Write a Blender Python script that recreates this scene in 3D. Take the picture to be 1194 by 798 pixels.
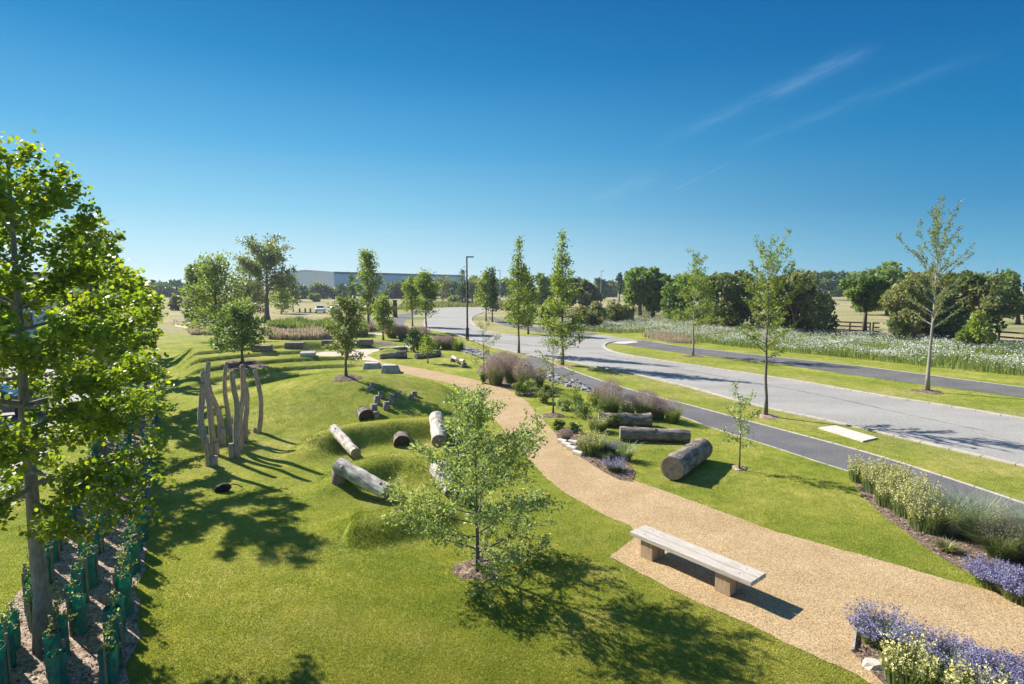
import bpy, math, random
import numpy as np
from mathutils import Vector, noise as mnoise
rng = np.random.default_rng(7); random.seed(7)
R = math.radians
for o in list(bpy.data.objects): bpy.data.objects.remove(o)
scene = bpy.context.scene; C = scene.collection
# ---------------------------------------------------------------- camera model: turns a picture point into a ground point
F = 665.0; PT = math.atan(66/665); H = 5.5; cP, sP = math.cos(PT), math.sin(PT)
def at(px, py, z=0.0):
    k = (py-399)/F; t = (H-z)/(sP + k*cP); return ((px-597)/F*t, (cP-k*sP)*t)
def zat(y, py):
    k = (py-399)/F; return H - y*(sP+k*cP)/(cP-k*sP)
def dep(y, z=0.0): return y*cP + (H-z)*sP
def pix(x, y, z):
    f = dep(y, z); return 597+F*x/f, 399+F*((H-z)*cP-y*sP)/f
# ---------------------------------------------------------------- terrain
def sst(a, b, x):
    t = np.clip((x-a)/(b-a), 0, 1); return t*t*(3-2*t)
def bump(X, Y, cx, cy, rx, ry, h, p=1.0):
    d = np.sqrt(((X-cx)/rx)**2+((Y-cy)/ry)**2); return h*(0.5+0.5*np.cos(np.pi*np.clip(d, 0, 1)))**p
def pldist(X, Y, pts):
    best = np.full(np.shape(X), 1e9); tt = np.zeros(np.shape(X)); n = len(pts)-1
    for i in range(n):
        ax, ay = pts[i]; bx, by = pts[i+1]; dx, dy = bx-ax, by-ay; L = dx*dx+dy*dy
        t = np.clip(((X-ax)*dx+(Y-ay)*dy)/L, 0, 1); d = np.hypot(X-ax-t*dx, Y-ay-t*dy)
        m = d < best; best = np.where(m, d, best); tt = np.where(m, (i+t)/n, tt)
    return best, tt
def ridge(X, Y, pts, w, h):
    d, t = pldist(X, Y, pts); e = np.clip(np.sin(np.pi*np.clip(t*0.9+0.05, 0, 1))*2.6, 0, 1)
    return h*e*np.exp(-(d/w)**2.6)
MASKS = []
def inpoly(X, Y, pl):
    r = np.zeros(np.shape(X), bool); n = len(pl)
    for i in range(n):
        x1, y1 = pl[i]; x2, y2 = pl[(i+1) % n]
        if y1 == y2: continue
        c = ((Y > y1) != (Y > y2)) & (X < (x2-x1)*(Y-y1)/(y2-y1)+x1); r ^= c
    return r
R1 = [at(362,522,.2), at(385,503,.5), at(413,492,.65), at(451,489,.65), at(501,487,.65), at(540,492,.5), at(565,505,.3)]
R2 = [at(392,560,.2), at(420,540,.45), at(445,531,.5), at(475,528,.5), at(505,535,.5), at(535,550,.3)]
R3 = [at(405,618,.1), at(440,603,.35), at(480,590,.4), at(520,585,.3)]
def hgt(X, Y):
    X = np.asarray(X, float); Y = np.asarray(Y, float)
    h = bump(X, Y, -8.0, 26.4, 8.2, 6.6, 1.35, .85)
    h = h + bump(X, Y, -3.6, 22.3, 4.0, 3.2, .25)
    r1 = ridge(X, Y, R1, .75, .62); h = np.maximum(h, r1) + 0.25*np.minimum(h, r1)
    h = h + ridge(X, Y, R2, .72, .52) + ridge(X, Y, R3, .7, .38)
    # grass terraces rising behind the mound
    dx, dy = X+8.5, Y-30.0; r = np.hypot(dx, dy); a = np.degrees(np.arctan2(dy, dx)) % 360
    sec = sst(88, 104, a)*(1-sst(182, 200, a)); st = 0
    for i, rr in enumerate((7.0, 8.9, 10.8, 12.7, 14.6)): st = st + .22*sst(rr-.13, rr+.13, r)
    h = h + sec*st*(1-sst(17, 27, r)) - sec*.3*(1-sst(6, 15, r))*sst(3, 6, r)
    und = .04*np.sin(X*.55+1.3)*np.sin(Y*.43)+.03*np.sin(X*.21+Y*.33)
    lawn = sst(9, 14, Y)*(1-sst(45, 60, Y))*(1-sst(-4, -1.5, X+0.0*Y))*sst(-22, -17, X+.6*(Y-30))
    h = h + und*lawn
    if MASKS:
        for pl in MASKS:
            d, _ = pldist(X, Y, pl+[pl[0]]); d = np.where(inpoly(X, Y, pl), 0, d); h = h*sst(.05, 1.9, d)
    return h
def hg(x, y): return float(hgt(x, y))
def ray(px, py):
    k = (py-399)/F; dx = (px-597)/F; f = cP-k*sP; dn = sP+k*cP
    t = 4.0
    while t < 400:
        if H-dn*t <= hg(dx*t, f*t): break
        t *= 1.004
    return dx*t, f*t, hg(dx*t, f*t)
# ---------------------------------------------------------------- objects
def link(o, parent=None):
    C.objects.link(o)
    if parent is not None: o.parent = parent
    return o
def tag(o, label=None, cat=None, group=None, kind=None):
    if label: o['label'] = label
    if cat: o['category'] = cat
    if group: o['group'] = group
    if kind: o['kind'] = kind
    return o
def thing(name, label, cat, loc=(0,0,0), rz=0, group=None):
    o = bpy.data.objects.new(name, None); link(o); o.location = loc; o.rotation_euler = (0,0,rz); o.empty_display_size = .1
    return tag(o, label, cat, group)
def dup(root, loc, rz=0, label=None, sc=1):
    r = root.copy(); C.objects.link(r); r.location = loc; r.rotation_euler = (0,0,rz); r.scale = (sc,sc,sc) if not hasattr(sc,'__len__') else sc
    if label: r['label'] = label
    for ch in list(root.children):
        c = ch.copy(); C.objects.link(c); c.parent = r
        for g in list(ch.children):
            d = g.copy(); C.objects.link(d); d.parent = c
    return r
def mesh_np(name, V, Fa, mat, parent=None, tint=None, smooth=False, loc=None):
    V = np.asarray(V, np.float32).reshape(-1, 3); Fa = np.asarray(Fa, np.int32); n, k = Fa.shape
    me = bpy.data.meshes.new(name); me.vertices.add(len(V)); me.vertices.foreach_set('co', V.ravel())
    me.loops.add(n*k); me.loops.foreach_set('vertex_index', Fa.ravel())
    me.polygons.add(n); me.polygons.foreach_set('loop_start', np.arange(0, n*k, k, dtype=np.int32))
    me.polygons.foreach_set('loop_total', np.full(n, k, np.int32))
    if smooth: me.polygons.foreach_set('use_smooth', np.ones(n, bool))
    if tint is not None:
        a = me.attributes.new('tint', 'FLOAT', 'POINT'); a.data.foreach_set('value', np.asarray(tint, np.float32).ravel())
    me.update(calc_edges=True); me.materials.append(mat)
    o = bpy.data.objects.new(name, me); link(o, parent)
    if loc: o.location = loc
    return o
class MB:
    def __init__(s): s.v = []; s.f = []
    def add(s, vs, fs):
        b = len(s.v); s.v += [tuple(v) for v in vs]; s.f += [tuple(b+i for i in f) for f in fs]; return s
    def box(s, cx, cy, cz, sx, sy, sz, rz=0, bev=0.0):
        c, n = math.cos(rz), math.sin(rz); x, y, z = sx/2, sy/2, sz/2
        if bev <= 0:
            P = [(-x,-y,-z),(x,-y,-z),(x,y,-z),(-x,y,-z),(-x,-y,z),(x,-y,z),(x,y,z),(-x,y,z)]
            Fs = [(0,3,2,1),(4,5,6,7),(0,1,5,4),(1,2,6,5),(2,3,7,6),(3,0,4,7)]
        else:
            b = bev; P = []
            for (zz, ins) in ((-z, b), (-z+b, 0), (z-b, 0), (z, b)):
                i = ins; xx, yy = x-i, y-i
                e = b if ins == 0 else b*.6
                P += [(-xx+e,-yy,zz),(xx-e,-yy,zz),(xx,-yy+e,zz),(xx,yy-e,zz),(xx-e,yy,zz),(-xx+e,yy,zz),(-xx,yy-e,zz),(-xx,-yy+e,zz)]
            Fs = [tuple(range(7,-1,-1)), tuple(range(24,32))]
            for k in range(3):
                for i in range(8): j = (i+1) % 8; Fs.append((k*8+i, k*8+j, k*8+8+j, k*8+8+i))
        return s.add([(cx+p[0]*c-p[1]*n, cy+p[0]*n+p[1]*c, cz+p[2]) for p in P], Fs)
    def tube(s, pts, rad, n=8, cap=True, wob=0.0, seed=0):
        pts = [Vector(p) for p in pts]; m = len(pts)
        if not hasattr(rad, '__len__'): rad = [rad]*m
        vs = []; up = None
        for i, p in enumerate(pts):
            d = (pts[min(i+1, m-1)]-pts[max(i-1, 0)]).normalized()
            if up is None: up = Vector((1,0,0)) if abs(d.x) < .8 else Vector((0,1,0))
            a = (up-d*up.dot(d)).normalized(); up = a; b = d.cross(a)
            for k in range(n):
                t = 2*math.pi*k/n; q = a*math.cos(t)+b*math.sin(t); r = rad[i]
                if wob: r *= 1+wob*mnoise.noise(Vector((q.x*1.6+seed, q.y*1.6+i*.35, q.z*1.6+seed*.7)))
                vs.append(p+q*r)
        fs = [(i*n+k, i*n+(k+1) % n, (i+1)*n+(k+1) % n, (i+1)*n+k) for i in range(m-1) for k in range(n)]
        if cap: fs += [tuple(range(n-1,-1,-1)), tuple(range((m-1)*n, m*n))]
        return s.add(vs, fs)
    def build(s, name, mat, parent=None, smooth=False):
        me = bpy.data.meshes.new(name); me.from_pydata(s.v, [], s.f); me.update(); me.materials.append(mat)
        if smooth: me.polygons.foreach_set('use_smooth', np.ones(len(me.polygons), bool))
        return link(bpy.data.objects.new(name, me), parent)
# ---------------------------------------------------------------- materials
def newmat(name):
    m = bpy.data.materials.new(name); m.use_nodes = True; nt = m.node_tree; b = nt.nodes['Principled BSDF']; return m, nt, b
def nd(nt, t, **kw):
    n = nt.nodes.new(t)
    for k, v in kw.items():
        if k in ('operation','blend_type','data_type','attribute_name','noise_dimensions','feature','distance','wave_type','bands_direction','interpolation_type','clamp'): setattr(n, k, v)
        else:
            i = n.inputs[k] if not k.startswith('i') or not k[1:].isdigit() else n.inputs[int(k[1:])]
            if hasattr(v, 'bl_idname') or isinstance(v, bpy.types.NodeSocket): nt.links.new(v, i)
            else: i.default_value = v
    return n
def ramp(nt, fac, stops):
    r = nt.nodes.new('ShaderNodeValToRGB'); nt.links.new(fac, r.inputs[0]); e = r.color_ramp.elements
    while len(e) < len(stops): e.new(.5)
    for x, (p, c) in zip(e, stops): x.position = p; x.color = (*c, 1)
    return r.outputs[0]
def coords(nt, world=False, scale=None):
    if world: s = nt.nodes.new('ShaderNodeNewGeometry').outputs['Position']
    else: s = nt.nodes.new('ShaderNodeTexCoord').outputs['Object']
    if scale:
        mp = nt.nodes.new('ShaderNodeMapping'); nt.links.new(s, mp.inputs[0]); mp.inputs['Scale'].default_value = scale; s = mp.outputs[0]
    return s
def surf(name, cols, scale=6.0, rough=.85, bump=.3, dist=.01, stretch=None, world=False, detail=6.0, fine=None, spec=.3, metal=0):
    m, nt, b = newmat(name); v = coords(nt, world, stretch)
    n = nd(nt, 'ShaderNodeTexNoise', Vector=v, Scale=scale, Detail=detail, Roughness=.62)
    k = len(cols); c = ramp(nt, n.outputs[0], [(.28+.44*i/max(1, k-1), q) for i, q in enumerate(cols)])
    if fine:
        n2 = nd(nt, 'ShaderNodeTexNoise', Vector=v, Scale=fine[0], Detail=3.0)
        mx = nd(nt, 'ShaderNodeMix', data_type='RGBA', blend_type='MULTIPLY'); mx.inputs[0].default_value = 1.0
        nt.links.new(c, mx.inputs[6]); nt.links.new(ramp(nt, n2.outputs[0], [(.35, (fine[1],)*3), (.65, (fine[2],)*3)]), mx.inputs[7]); c = mx.outputs[2]; bsrc = n2.outputs[0]
    else: bsrc = n.outputs[0]
    nt.links.new(c, b.inputs['Base Color']); b.inputs['Roughness'].default_value = rough
    b.inputs['Specular IOR Level'].default_value = spec; b.inputs['Metallic'].default_value = metal
    if bump:
        bp = nd(nt, 'ShaderNodeBump', Strength=bump, Distance=dist, Height=bsrc); nt.links.new(bp.outputs[0], b.inputs['Normal'])
    return m
def leafmat(name, cols, trans=.4, rough=.5, spec=.35, tcol=(1.25,1.3,.55)):
    m, nt, b = newmat(name); a = nd(nt, 'ShaderNodeAttribute', attribute_name='tint')
    k = len(cols); c = ramp(nt, a.outputs['Fac'], [(i/max(1, k-1), q) for i, q in enumerate(cols)])
    nt.links.new(c, b.inputs['Base Color']); b.inputs['Roughness'].default_value = rough; b.inputs['Specular IOR Level'].default_value = spec
    if trans:
        t = nt.nodes.new('ShaderNodeBsdfTranslucent'); mx = nd(nt, 'ShaderNodeMix', data_type='RGBA', blend_type='MULTIPLY'); mx.inputs[0].default_value = 1
        nt.links.new(c, mx.inputs[6]); mx.inputs[7].default_value = (*tcol, 1); nt.links.new(mx.outputs[2], t.inputs[0])
        ms = nt.nodes.new('ShaderNodeMixShader'); ms.inputs[0].default_value = trans
        nt.links.new(b.outputs[0], ms.inputs[1]); nt.links.new(t.outputs[0], ms.inputs[2]); nt.links.new(ms.outputs[0], nt.nodes['Material Output'].inputs[0])
    return m
M = {}
M['lime'] = leafmat('lime leaf', [(.075,.14,.02),(.15,.24,.028),(.25,.34,.036),(.42,.45,.05)], .58, .42, .35, (1.5,1.4,.5))
M['apple'] = leafmat('apple leaf', [(.13,.19,.06),(.25,.32,.12),(.40,.47,.23),(.62,.66,.42)], .48, .45)
M['young'] = leafmat('young tree leaf', [(.11,.165,.035),(.20,.27,.055),(.30,.36,.08),(.42,.44,.12)], .48)
M['olive'] = leafmat('dusty olive leaf', [(.11,.14,.058),(.20,.22,.085),(.30,.30,.125),(.40,.37,.19)], .4)
M['oak'] = leafmat('oak leaf', [(.085,.15,.042),(.15,.23,.06),(.22,.30,.085),(.32,.38,.12)], .45)
M['dark'] = leafmat('dark hedge leaf', [(.065,.10,.038),(.13,.17,.06),(.22,.24,.09),(.34,.33,.15)], .42)
M['pear'] = leafmat('pear leaf', [(.10,.145,.045),(.19,.235,.075),(.28,.31,.12),(.40,.40,.20)], .4)
M['conif'] = leafmat('deep green leaf', [(.045,.10,.035),(.08,.15,.045),(.12,.20,.06),(.18,.26,.08)], .34)
M['bark'] = surf('grey brown bark', [(.09,.07,.055),(.17,.14,.11),(.24,.21,.17)], 14, .95, .6, .02, (1,1,.3))
M['palebark'] = surf('pale bark', [(.20,.18,.14),(.32,.29,.24),(.42,.39,.33)], 14, .9, .5, .015, (1,1,.3))
M['log'] = surf('weathered log bark', [(.09,.07,.055),(.20,.17,.14),(.36,.325,.285),(.50,.46,.41)], 7, .95, 1.0, .05, None, False, 9, (26, .38, 1.45))
M['limebark'] = surf('lime tree bark', [(.15,.13,.105),(.25,.225,.19),(.35,.32,.275)], 16, .95, .7, .02, (1,1,.35))
def furrow(name, cols, sc, lo, hi):
    m, nt, b = newmat(name); a = nd(nt, 'ShaderNodeAttribute', attribute_name='bark'); mp = nt.nodes.new('ShaderNodeMapping'); nt.links.new(a.outputs['Vector'], mp.inputs[0]); mp.inputs['Scale'].default_value = (1,1,.22)
    n1 = nd(nt, 'ShaderNodeTexNoise', Vector=mp.outputs[0], Scale=sc, Detail=8.0, Roughness=.7, Distortion=.6); n2 = nd(nt, 'ShaderNodeTexNoise', Vector=a.outputs['Vector'], Scale=3.2, Detail=4.0)
    mx = nd(nt, 'ShaderNodeMix', data_type='RGBA', blend_type='MULTIPLY'); mx.inputs[0].default_value = 1; nt.links.new(ramp(nt, n2.outputs[0], [(.3, cols[0]), (.5, cols[1]), (.68, cols[2])]), mx.inputs[6]); nt.links.new(ramp(nt, n1.outputs[0], [(.36, (lo,)*3), (.5, (.9,)*3), (.66, (hi,)*3)]), mx.inputs[7])
    nt.links.new(mx.outputs[2], b.inputs['Base Color']); b.inputs['Roughness'].default_value = .95; b.inputs['Specular IOR Level'].default_value = .15
    bp = nd(nt, 'ShaderNodeBump', Strength=1.0, Distance=.045, Height=n1.outputs[0]); nt.links.new(bp.outputs[0], b.inputs['Normal']); return m
M['furlog'] = furrow('furrowed log bark', [(.17,.135,.10),(.27,.225,.18),(.40,.355,.30)], 9, .38, 1.35)
M['furbare'] = furrow('furrowed bleached log', [(.36,.29,.22),(.64,.57,.48),(.78,.72,.63)], 9, .42, 1.15)
M['tar'] = surf('tar seam', [(.10,.10,.10),(.16,.155,.15)], 3, .9, 0, world=True)
M['barelog'] = surf('barkless bleached log', [(.12,.085,.06),(.40,.33,.26),(.66,.59,.50),(.74,.68,.59)], 5, .85, .9, .03, None, False, 9, (24, .5, 1.25))
M['cutend'] = surf('sawn log end', [(.17,.13,.10),(.28,.22,.17),(.36,.30,.24)], 7, .9, .4, .01, None, False, 6, (30, .75, 1.1))
M['post'] = surf('debarked oak pole', [(.29,.215,.15),(.44,.345,.26),(.54,.44,.34)], 5, .8, .5, .01, (4,4,.5), False, 6, (10, .75, 1.1))
M['oakseat'] = surf('silvered oak plank', [(.42,.36,.29),(.52,.46,.385),(.60,.54,.47)], 3, .75, .3, .004, (1,14,14), False, 6, (6, .82, 1.06))
M['oakleg'] = surf('fresh oak block', [(.36,.25,.15),(.46,.33,.21),(.52,.40,.27)], 4, .75, .3, .004, (10,10,1), False, 6, (6, .8, 1.06))
M['timber'] = surf('grey sleeper timber', [(.12,.10,.08),(.22,.19,.16),(.32,.28,.24)], 5, .9, .6, .01, None, False, 6, (16, .7, 1.15))
M['darkwood'] = surf('dark stained timber', [(.045,.03,.022),(.08,.055,.04),(.11,.08,.06)], 9, .85, .4, .01)
M['newwood'] = surf('pale new timber', [(.42,.33,.21),(.52,.43,.30),(.6,.5,.36)], 9, .8, .3, .01)
M['stone'] = surf('rough grey stone', [(.22,.205,.18),(.34,.32,.28),(.45,.42,.37)], 4, .9, .8, .03, None, False, 8)
M['palestone'] = surf('pale stone', [(.45,.40,.33),(.58,.52,.44),(.66,.61,.53)], 5, .9, .4, .02, None, False, 8)
M['kerb'] = surf('concrete kerb', [(.36,.32,.26),(.46,.41,.34),(.54,.49,.42)], 3, .9, .3, .01, None, True, 6, (40, .8, 1.1))
M['gravel'] = surf('resin bound gravel', [(.40,.27,.135),(.465,.325,.165),(.53,.38,.21)], .9, .95, .8, .008, None, True, 6, (55, .42, 1.35))
M['cream'] = surf('cream gravel', [(.46,.38,.27),(.56,.47,.35),(.64,.55,.43)], 1.2, .95, .4, .008, None, True, 6, (60, .7, 1.2))
M['asph'] = surf('pale worn asphalt', [(.27,.255,.23),(.335,.318,.285),(.40,.38,.342)], .35, .9, .4, .004, (.35,1,1), True, 7, (26, .8, 1.12))
M['foot'] = surf('dark footway asphalt', [(.10,.097,.10),(.135,.13,.13),(.175,.165,.16)], .5, .92, .6, .006, None, True, 7, (45, .5, 1.5))
M['mulch'] = surf('bark mulch', [(.07,.045,.032),(.16,.11,.08),(.28,.20,.15),(.40,.31,.24)], 7, .98, 1.0, .03, None, True, 8, (26, .35, 1.4))
M['soil'] = surf('dry soil and chips', [(.24,.16,.11),(.39,.28,.205),(.53,.41,.31)], 5, .98, 1.0, .03, None, True, 8, (22, .5, 1.3))
M['metal'] = surf('dark grey steel', [(.025,.027,.03),(.04,.042,.046)], 5, .75, 0, spec=.15)
M['galv'] = surf('galvanised steel', [(.35,.37,.39),(.45,.47,.49)], 5, .5, 0, metal=.4)
M['black'] = surf('black fabric', [(.006,.006,.007),(.02,.02,.022)], 15, .7, .3)
M['lamp'] = surf('lamp glass', [(.5,.5,.48),(.6,.6,.58)], 5, .3, 0)
M['net'] = surf('green mesh sleeve', [(.008,.14,.11),(.016,.26,.20),(.04,.38,.30)], 7, .45, .5, .01, None, False, 6, (60, .6, 1.2), spec=.5)
_m = M['net']; _nt = _m.node_tree; _t = _nt.nodes.new('ShaderNodeBsdfTranslucent'); _t.inputs[0].default_value = (.02,.42,.30,1); _x = _nt.nodes.new('ShaderNodeMixShader'); _x.inputs[0].default_value = .35
_nt.links.new(_nt.nodes['Principled BSDF'].outputs[0], _x.inputs[1]); _nt.links.new(_t.outputs[0], _x.inputs[2]); _nt.links.new(_x.outputs[0], _nt.nodes['Material Output'].inputs[0])
M['stump'] = surf('grey tan stump bark', [(.20,.165,.125),(.33,.28,.22),(.44,.38,.31)], 8, .9, .7, .02, None, False, 6, (20, .6, 1.2))
M['stake'] = surf('softwood stake', [(.20,.15,.10),(.32,.25,.18)], 9, .9, .3)
M['white'] = surf('white paint', [(.72,.72,.70),(.8,.8,.78)], 3, .35, 0, spec=.5)
M['silver'] = surf('silver car paint', [(.50,.54,.58),(.56,.60,.64)], 3, .25, 0, spec=.6, metal=.4)
M['navy'] = surf('dark blue car paint', [(.02,.03,.06),(.03,.045,.08)], 3, .2, 0, spec=.6)
M['glass'] = surf('dark glass', [(.02,.03,.04),(.03,.04,.05)], 3, .08, 0, spec=.8)
M['tyre'] = surf('tyre rubber', [(.02,.02,.02),(.03,.03,.03)], 8, .85, 0)
M['blade'] = leafmat('grass blade', [(.165,.225,.025),(.29,.315,.05),(.43,.40,.09),(.64,.53,.23)], .42, .6, .2)
M['reed'] = leafmat('ornamental grass blade', [(.09,.14,.045),(.16,.22,.075),(.25,.30,.13),(.38,.39,.22)], .4)
M['grey_reed'] = leafmat('blue grey grass blade', [(.17,.21,.14),(.26,.31,.21),(.36,.40,.28),(.48,.50,.37)], .4)
M['plume'] = leafmat('purple brown seed head', [(.26,.19,.17),(.37,.28,.25),(.47,.37,.33),(.56,.47,.41)], .35, .8, .1, (1.1,1,.9))
M['lav'] = leafmat('lavender flower', [(.19,.175,.31),(.27,.25,.405),(.34,.32,.475),(.45,.425,.54)], .25, .7, .1, (1,1,1.1))
M['yflow'] = leafmat('cream yellow flower', [(.42,.38,.10),(.58,.52,.18),(.70,.66,.32),(.80,.77,.50)], .2, .7, .1, (1,1,.9))
M['wflow'] = leafmat('white daisy flower', [(.62,.60,.54),(.72,.71,.66),(.80,.80,.76),(.84,.84,.82)], .25, .7, .1, (1,1,1))
M['straw'] = leafmat('dry meadow stem', [(.13,.17,.05),(.20,.22,.075),(.30,.28,.12),(.42,.36,.20)], .3)
M['rough_reed'] = leafmat('tall meadow stem', [(.10,.165,.04),(.17,.24,.06),(.26,.30,.09),(.38,.37,.16)], .38)
M['buff'] = leafmat('buff grass', [(.36,.29,.21),(.46,.38,.28),(.55,.46,.34),(.62,.54,.40)], .4, .8, .1, (1,.95,.8))
# ================================================================ SETTING
def W(*p): return [at(x, y) for x, y in p]
def smooth(pl, n=2, closed=True):
    for _ in range(n):
        q = []; m = len(pl)
        for i in range(m if closed else m-1):
            a, b = pl[i], pl[(i+1) % m]; q += [(a[0]*.75+b[0]*.25, a[1]*.75+b[1]*.25), (a[0]*.25+b[0]*.75, a[1]*.25+b[1]*.75)]
        pl = q if closed else [pl[0]]+q+[pl[-1]]
    return pl
HD = np.array((-.51, .86)); HD /= np.hypot(*HD)            # direction of the hedge rows
HN = np.array((HD[1], -HD[0]))                             # towards the lawn
H0 = np.array((-6.4, 7.7))                                 # middle row, in front
# gravel path: left edge, right edge
pL = W((430,420),(442,429),(464,435),(500,442.5),(521,446.5),(541,453.5),(557,463.5),(571,482),(584,498),(600,517),(621,540),(639,560),(659,576),(676,585),(704,601),(736,614))
pR = W((446,422.5),(481,428),(521,436.3),(561,444.4),(581,450),(599,458),(609,464),(624,478.5),(636,492.5),(645,503),(660,518.5),(676,528.5),(704,546.5),(738,560.5),(765,569.5),(805,583.7),(851,600.8),(899,619),(954,633.6),(1004,647.6),(1050,660.7),(1107,677.8),(1147,687),(1194,698),(1300,722),(1420,745))
pad = W((739,628),(711,650),(750,670.5),(811,702.6),(871,726.7),(917,751),(954,767),(975,777),(1000,787),(1060,830),(1130,900),(1500,980))
sm = lambda p: smooth(p, 2, False)
path_poly = sm(pR)+[tuple(p) for p in reversed(pad)]+list(reversed(sm(pL)))
def ragged(pl, amp, step, seed):
    r_ = random.Random(seed); q = []; n = len(pl)
    for i in range(n):
        a, b = np.array(pl[i]), np.array(pl[(i+1) % n]); L = np.hypot(*(b-a)); k = max(1, int(L/step)) if a[1] < 26 and b[1] < 26 and L < 8 else 1
        for j in range(k): p = a+(b-a)*j/k; q.append((p[0]+r_.uniform(-amp, amp), p[1]+r_.uniform(-amp, amp)))
    return q
path_poly = ragged(path_poly, .022, .12, 4)
bed_front = W((1002,719),(1030,722),(1065,735),(1100,746),(1140,757),(1200,772),(1300,800),(1400,860),(1150,860),(1060,812),(1028,797),(1010,779),(995,763))
bed_right = W((992,549),(998,566),(1004,578),(1034,606),(1050,616.5),(1075,636.6),(1107,656.7),(1147,678),(1194,700),(1300,726),(1330,690),(1260,640),(1194,618),(1120,592),(1050,570),(1010,556))
bed_mid = W((648,506),(652,516),(676,533),(704,551),(722,560),(737,562),(741,552),(735,542),(722,531),(706,520),(690,510),(672,502),(655,499))
bed_back = W((563,444),(581,449),(599,456),(612,463),(622,462),(626,450),(618,438),(600,428),(580,422),(562,424),(556,434))
foot_n = W((620,414),(640,421),(661,430.3),(701,444.4),(727,452.4),(761,462.5),(800,471.5),(882,494),(974,518),(1038,536),(1115,561),(1193,587),(1300,625),(1420,672))
foot_s = W((605,420),(630,431),(661,443.4),(689,455),(735,470),(770,479),(800,487.5),(826,498),(909,523.8),(954,539),(994,551),(1070,577),(1194,621),(1300,664),(1400,706))
road_n = W((554,398),(572,405),(620,415),(669,423.3),(705,430),(741,436.5),(779,446.4),(800,450.5),(882,474),(965,491),(1031,506),(1097,522),(1193,544),(1320,575),(1480,612))
road_f = W((552,378),(558,383),(569,387.3),(600,391.7),(632,394),(703,407),(721,413),(779,422.3),(800,425.5),(932,445),(1031,463),(1097,473),(1193,489),(1320,512),(1480,540))
road_nw = W((497,384),(512,386.5),(526,389.5),(541,393))
island = W((494,376),(497,371),(504,367),(511,365))
road_back = W((484,365.5),(484,363),(505,360.5),(534,358.5),(561,358.8),(580,359),(580,362))
road_in = W((564,364),(556,367),(550,370),(548.5,374))
road_poly = smooth(island[::-1],1,False)+[]
road_all = list(reversed(island)) + [] 
kn1 = sm(list(reversed(island))+road_nw+road_n)              # near kerb line, far to near
kf1 = sm(road_in+road_f[:4]+[at(628,392.5)])
kf2 = sm(W((760,398.2),(735,398),(717,398.6),(708,400),(703.5,403.2),(706,407),(721,413))+road_f[7:])
road_poly = kn1 + list(reversed(kf2)) + W((748,397),(700,390.5)) + list(reversed(kf1)) + list(reversed(road_back))
foot_far_n = W((717,399),(735,397.5),(760,398.5),(800,405),(900,416),(998,426.5),(1100,440),(1193,452),(1320,468),(1480,487))
foot_far_s = W((712,401),(740,404),(800,413),(900,423.5),(1031,443),(1110,453),(1193,464),(1320,482),(1480,504))
foot_fl = sm(W((576,370),(588,375),(620,381),(661,386),(697,389)))+list(reversed(sm(W((568,370),(580,378),(616,386),(650,390.5),(690,391.5)))))
foot_w = sm(W((560,407.5),(530,402),(505,394),(482,388),(471,384),(470,378),(475,371),(487,366.5),(500,364)))+list(reversed(sm(W((545,411.5),(520,406),(497,398),(472,391),(455,385),(449,376),(458,369),(478,364.6),(495,362.5)))))
cream1 = W((363,413),(378,410.5),(400,411),(415,408),(434,406.5),(448,405.3),(484,402.8),(492,404.5),(450,408.6),(436,411),(428,415),(446,422.5),(430,421),(408,419),(388,420),(372,418))
cream2 = sm(W((205,378),(225,382),(250,386),(330,387.5),(395,386.5),(447,389.3)))+list(reversed(sm(W((203,380.5),(225,384.5),(250,388.5),(330,389.6),(395,388.6),(447,391.2)))))
w = lambda s, o: tuple(H0+HD*s+HN*o)
hedge_bed = [w(s_, .80+.05*math.sin(s_*2.3)+.05*math.sin(s_*5.1)) for s_ in np.arange(-4, 42, .4)]+[w(s_, -1.05+.06*math.sin(s_*1.9)) for s_ in np.arange(42, -4, -.4)]
paving = [w(-8,-2.25), w(60,-2.25), w(60,-17), w(-8,-17)]
MASKS.append([tuple(p) for p in path_poly]); MASKS.append(cream1); MASKS.append([w(-8,1.0), w(60,1.0), w(60,-17), w(-8,-17)])
_gx = np.arange(-30, 24, .1); _gy = np.arange(2, 62, .1); _A, _B = np.meshgrid(_gx, _gy); _G = hgt(_A, _B); hgt_full = hgt
def hgt(X, Y):
    X = np.asarray(X, float); Y = np.asarray(Y, float); u = np.clip((X+30)/.1, 0, len(_gx)-1.001); v = np.clip((Y-2)/.1, 0, len(_gy)-1.001)
    i = u.astype(int); j = v.astype(int); a = u-i; c = v-j
    return (_G[j, i]*(1-a)+_G[j, i+1]*a)*(1-c)+(_G[j+1, i]*(1-a)+_G[j+1, i+1]*a)*c
def hg(x, y):
    if not (-29.9 < x < 23.8 and 2.1 < y < 61.8): return 0.0
    u = (x+30)/.1; v = (y-2)/.1; i = int(u); j = int(v); a = u-i; c = v-j
    return float((_G[j, i]*(1-a)+_G[j, i+1]*a)*(1-c)+(_G[j+1, i]*(1-a)+_G[j+1, i+1]*a)*c)
def sheet(name, pl, mat, z, kind='structure'):
    from mathutils.geometry import tessellate_polygon
    pl = [tuple(map(float, p)) for p in pl]
    tr = tessellate_polygon([[Vector((x, y, 0)) for x, y in pl]])
    b = MB(); b.v = [(x, y, z) for x, y in pl]; fs = []
    for a in tr:
        (x1,y1),(x2,y2),(x3,y3) = pl[a[0]], pl[a[1]], pl[a[2]]
        fs.append(tuple(a) if (x2-x1)*(y3-y1)-(x3-x1)*(y2-y1) > 0 else tuple(a[::-1]))
    b.f = fs; return tag(b.build(name, mat), kind=kind)
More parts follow.
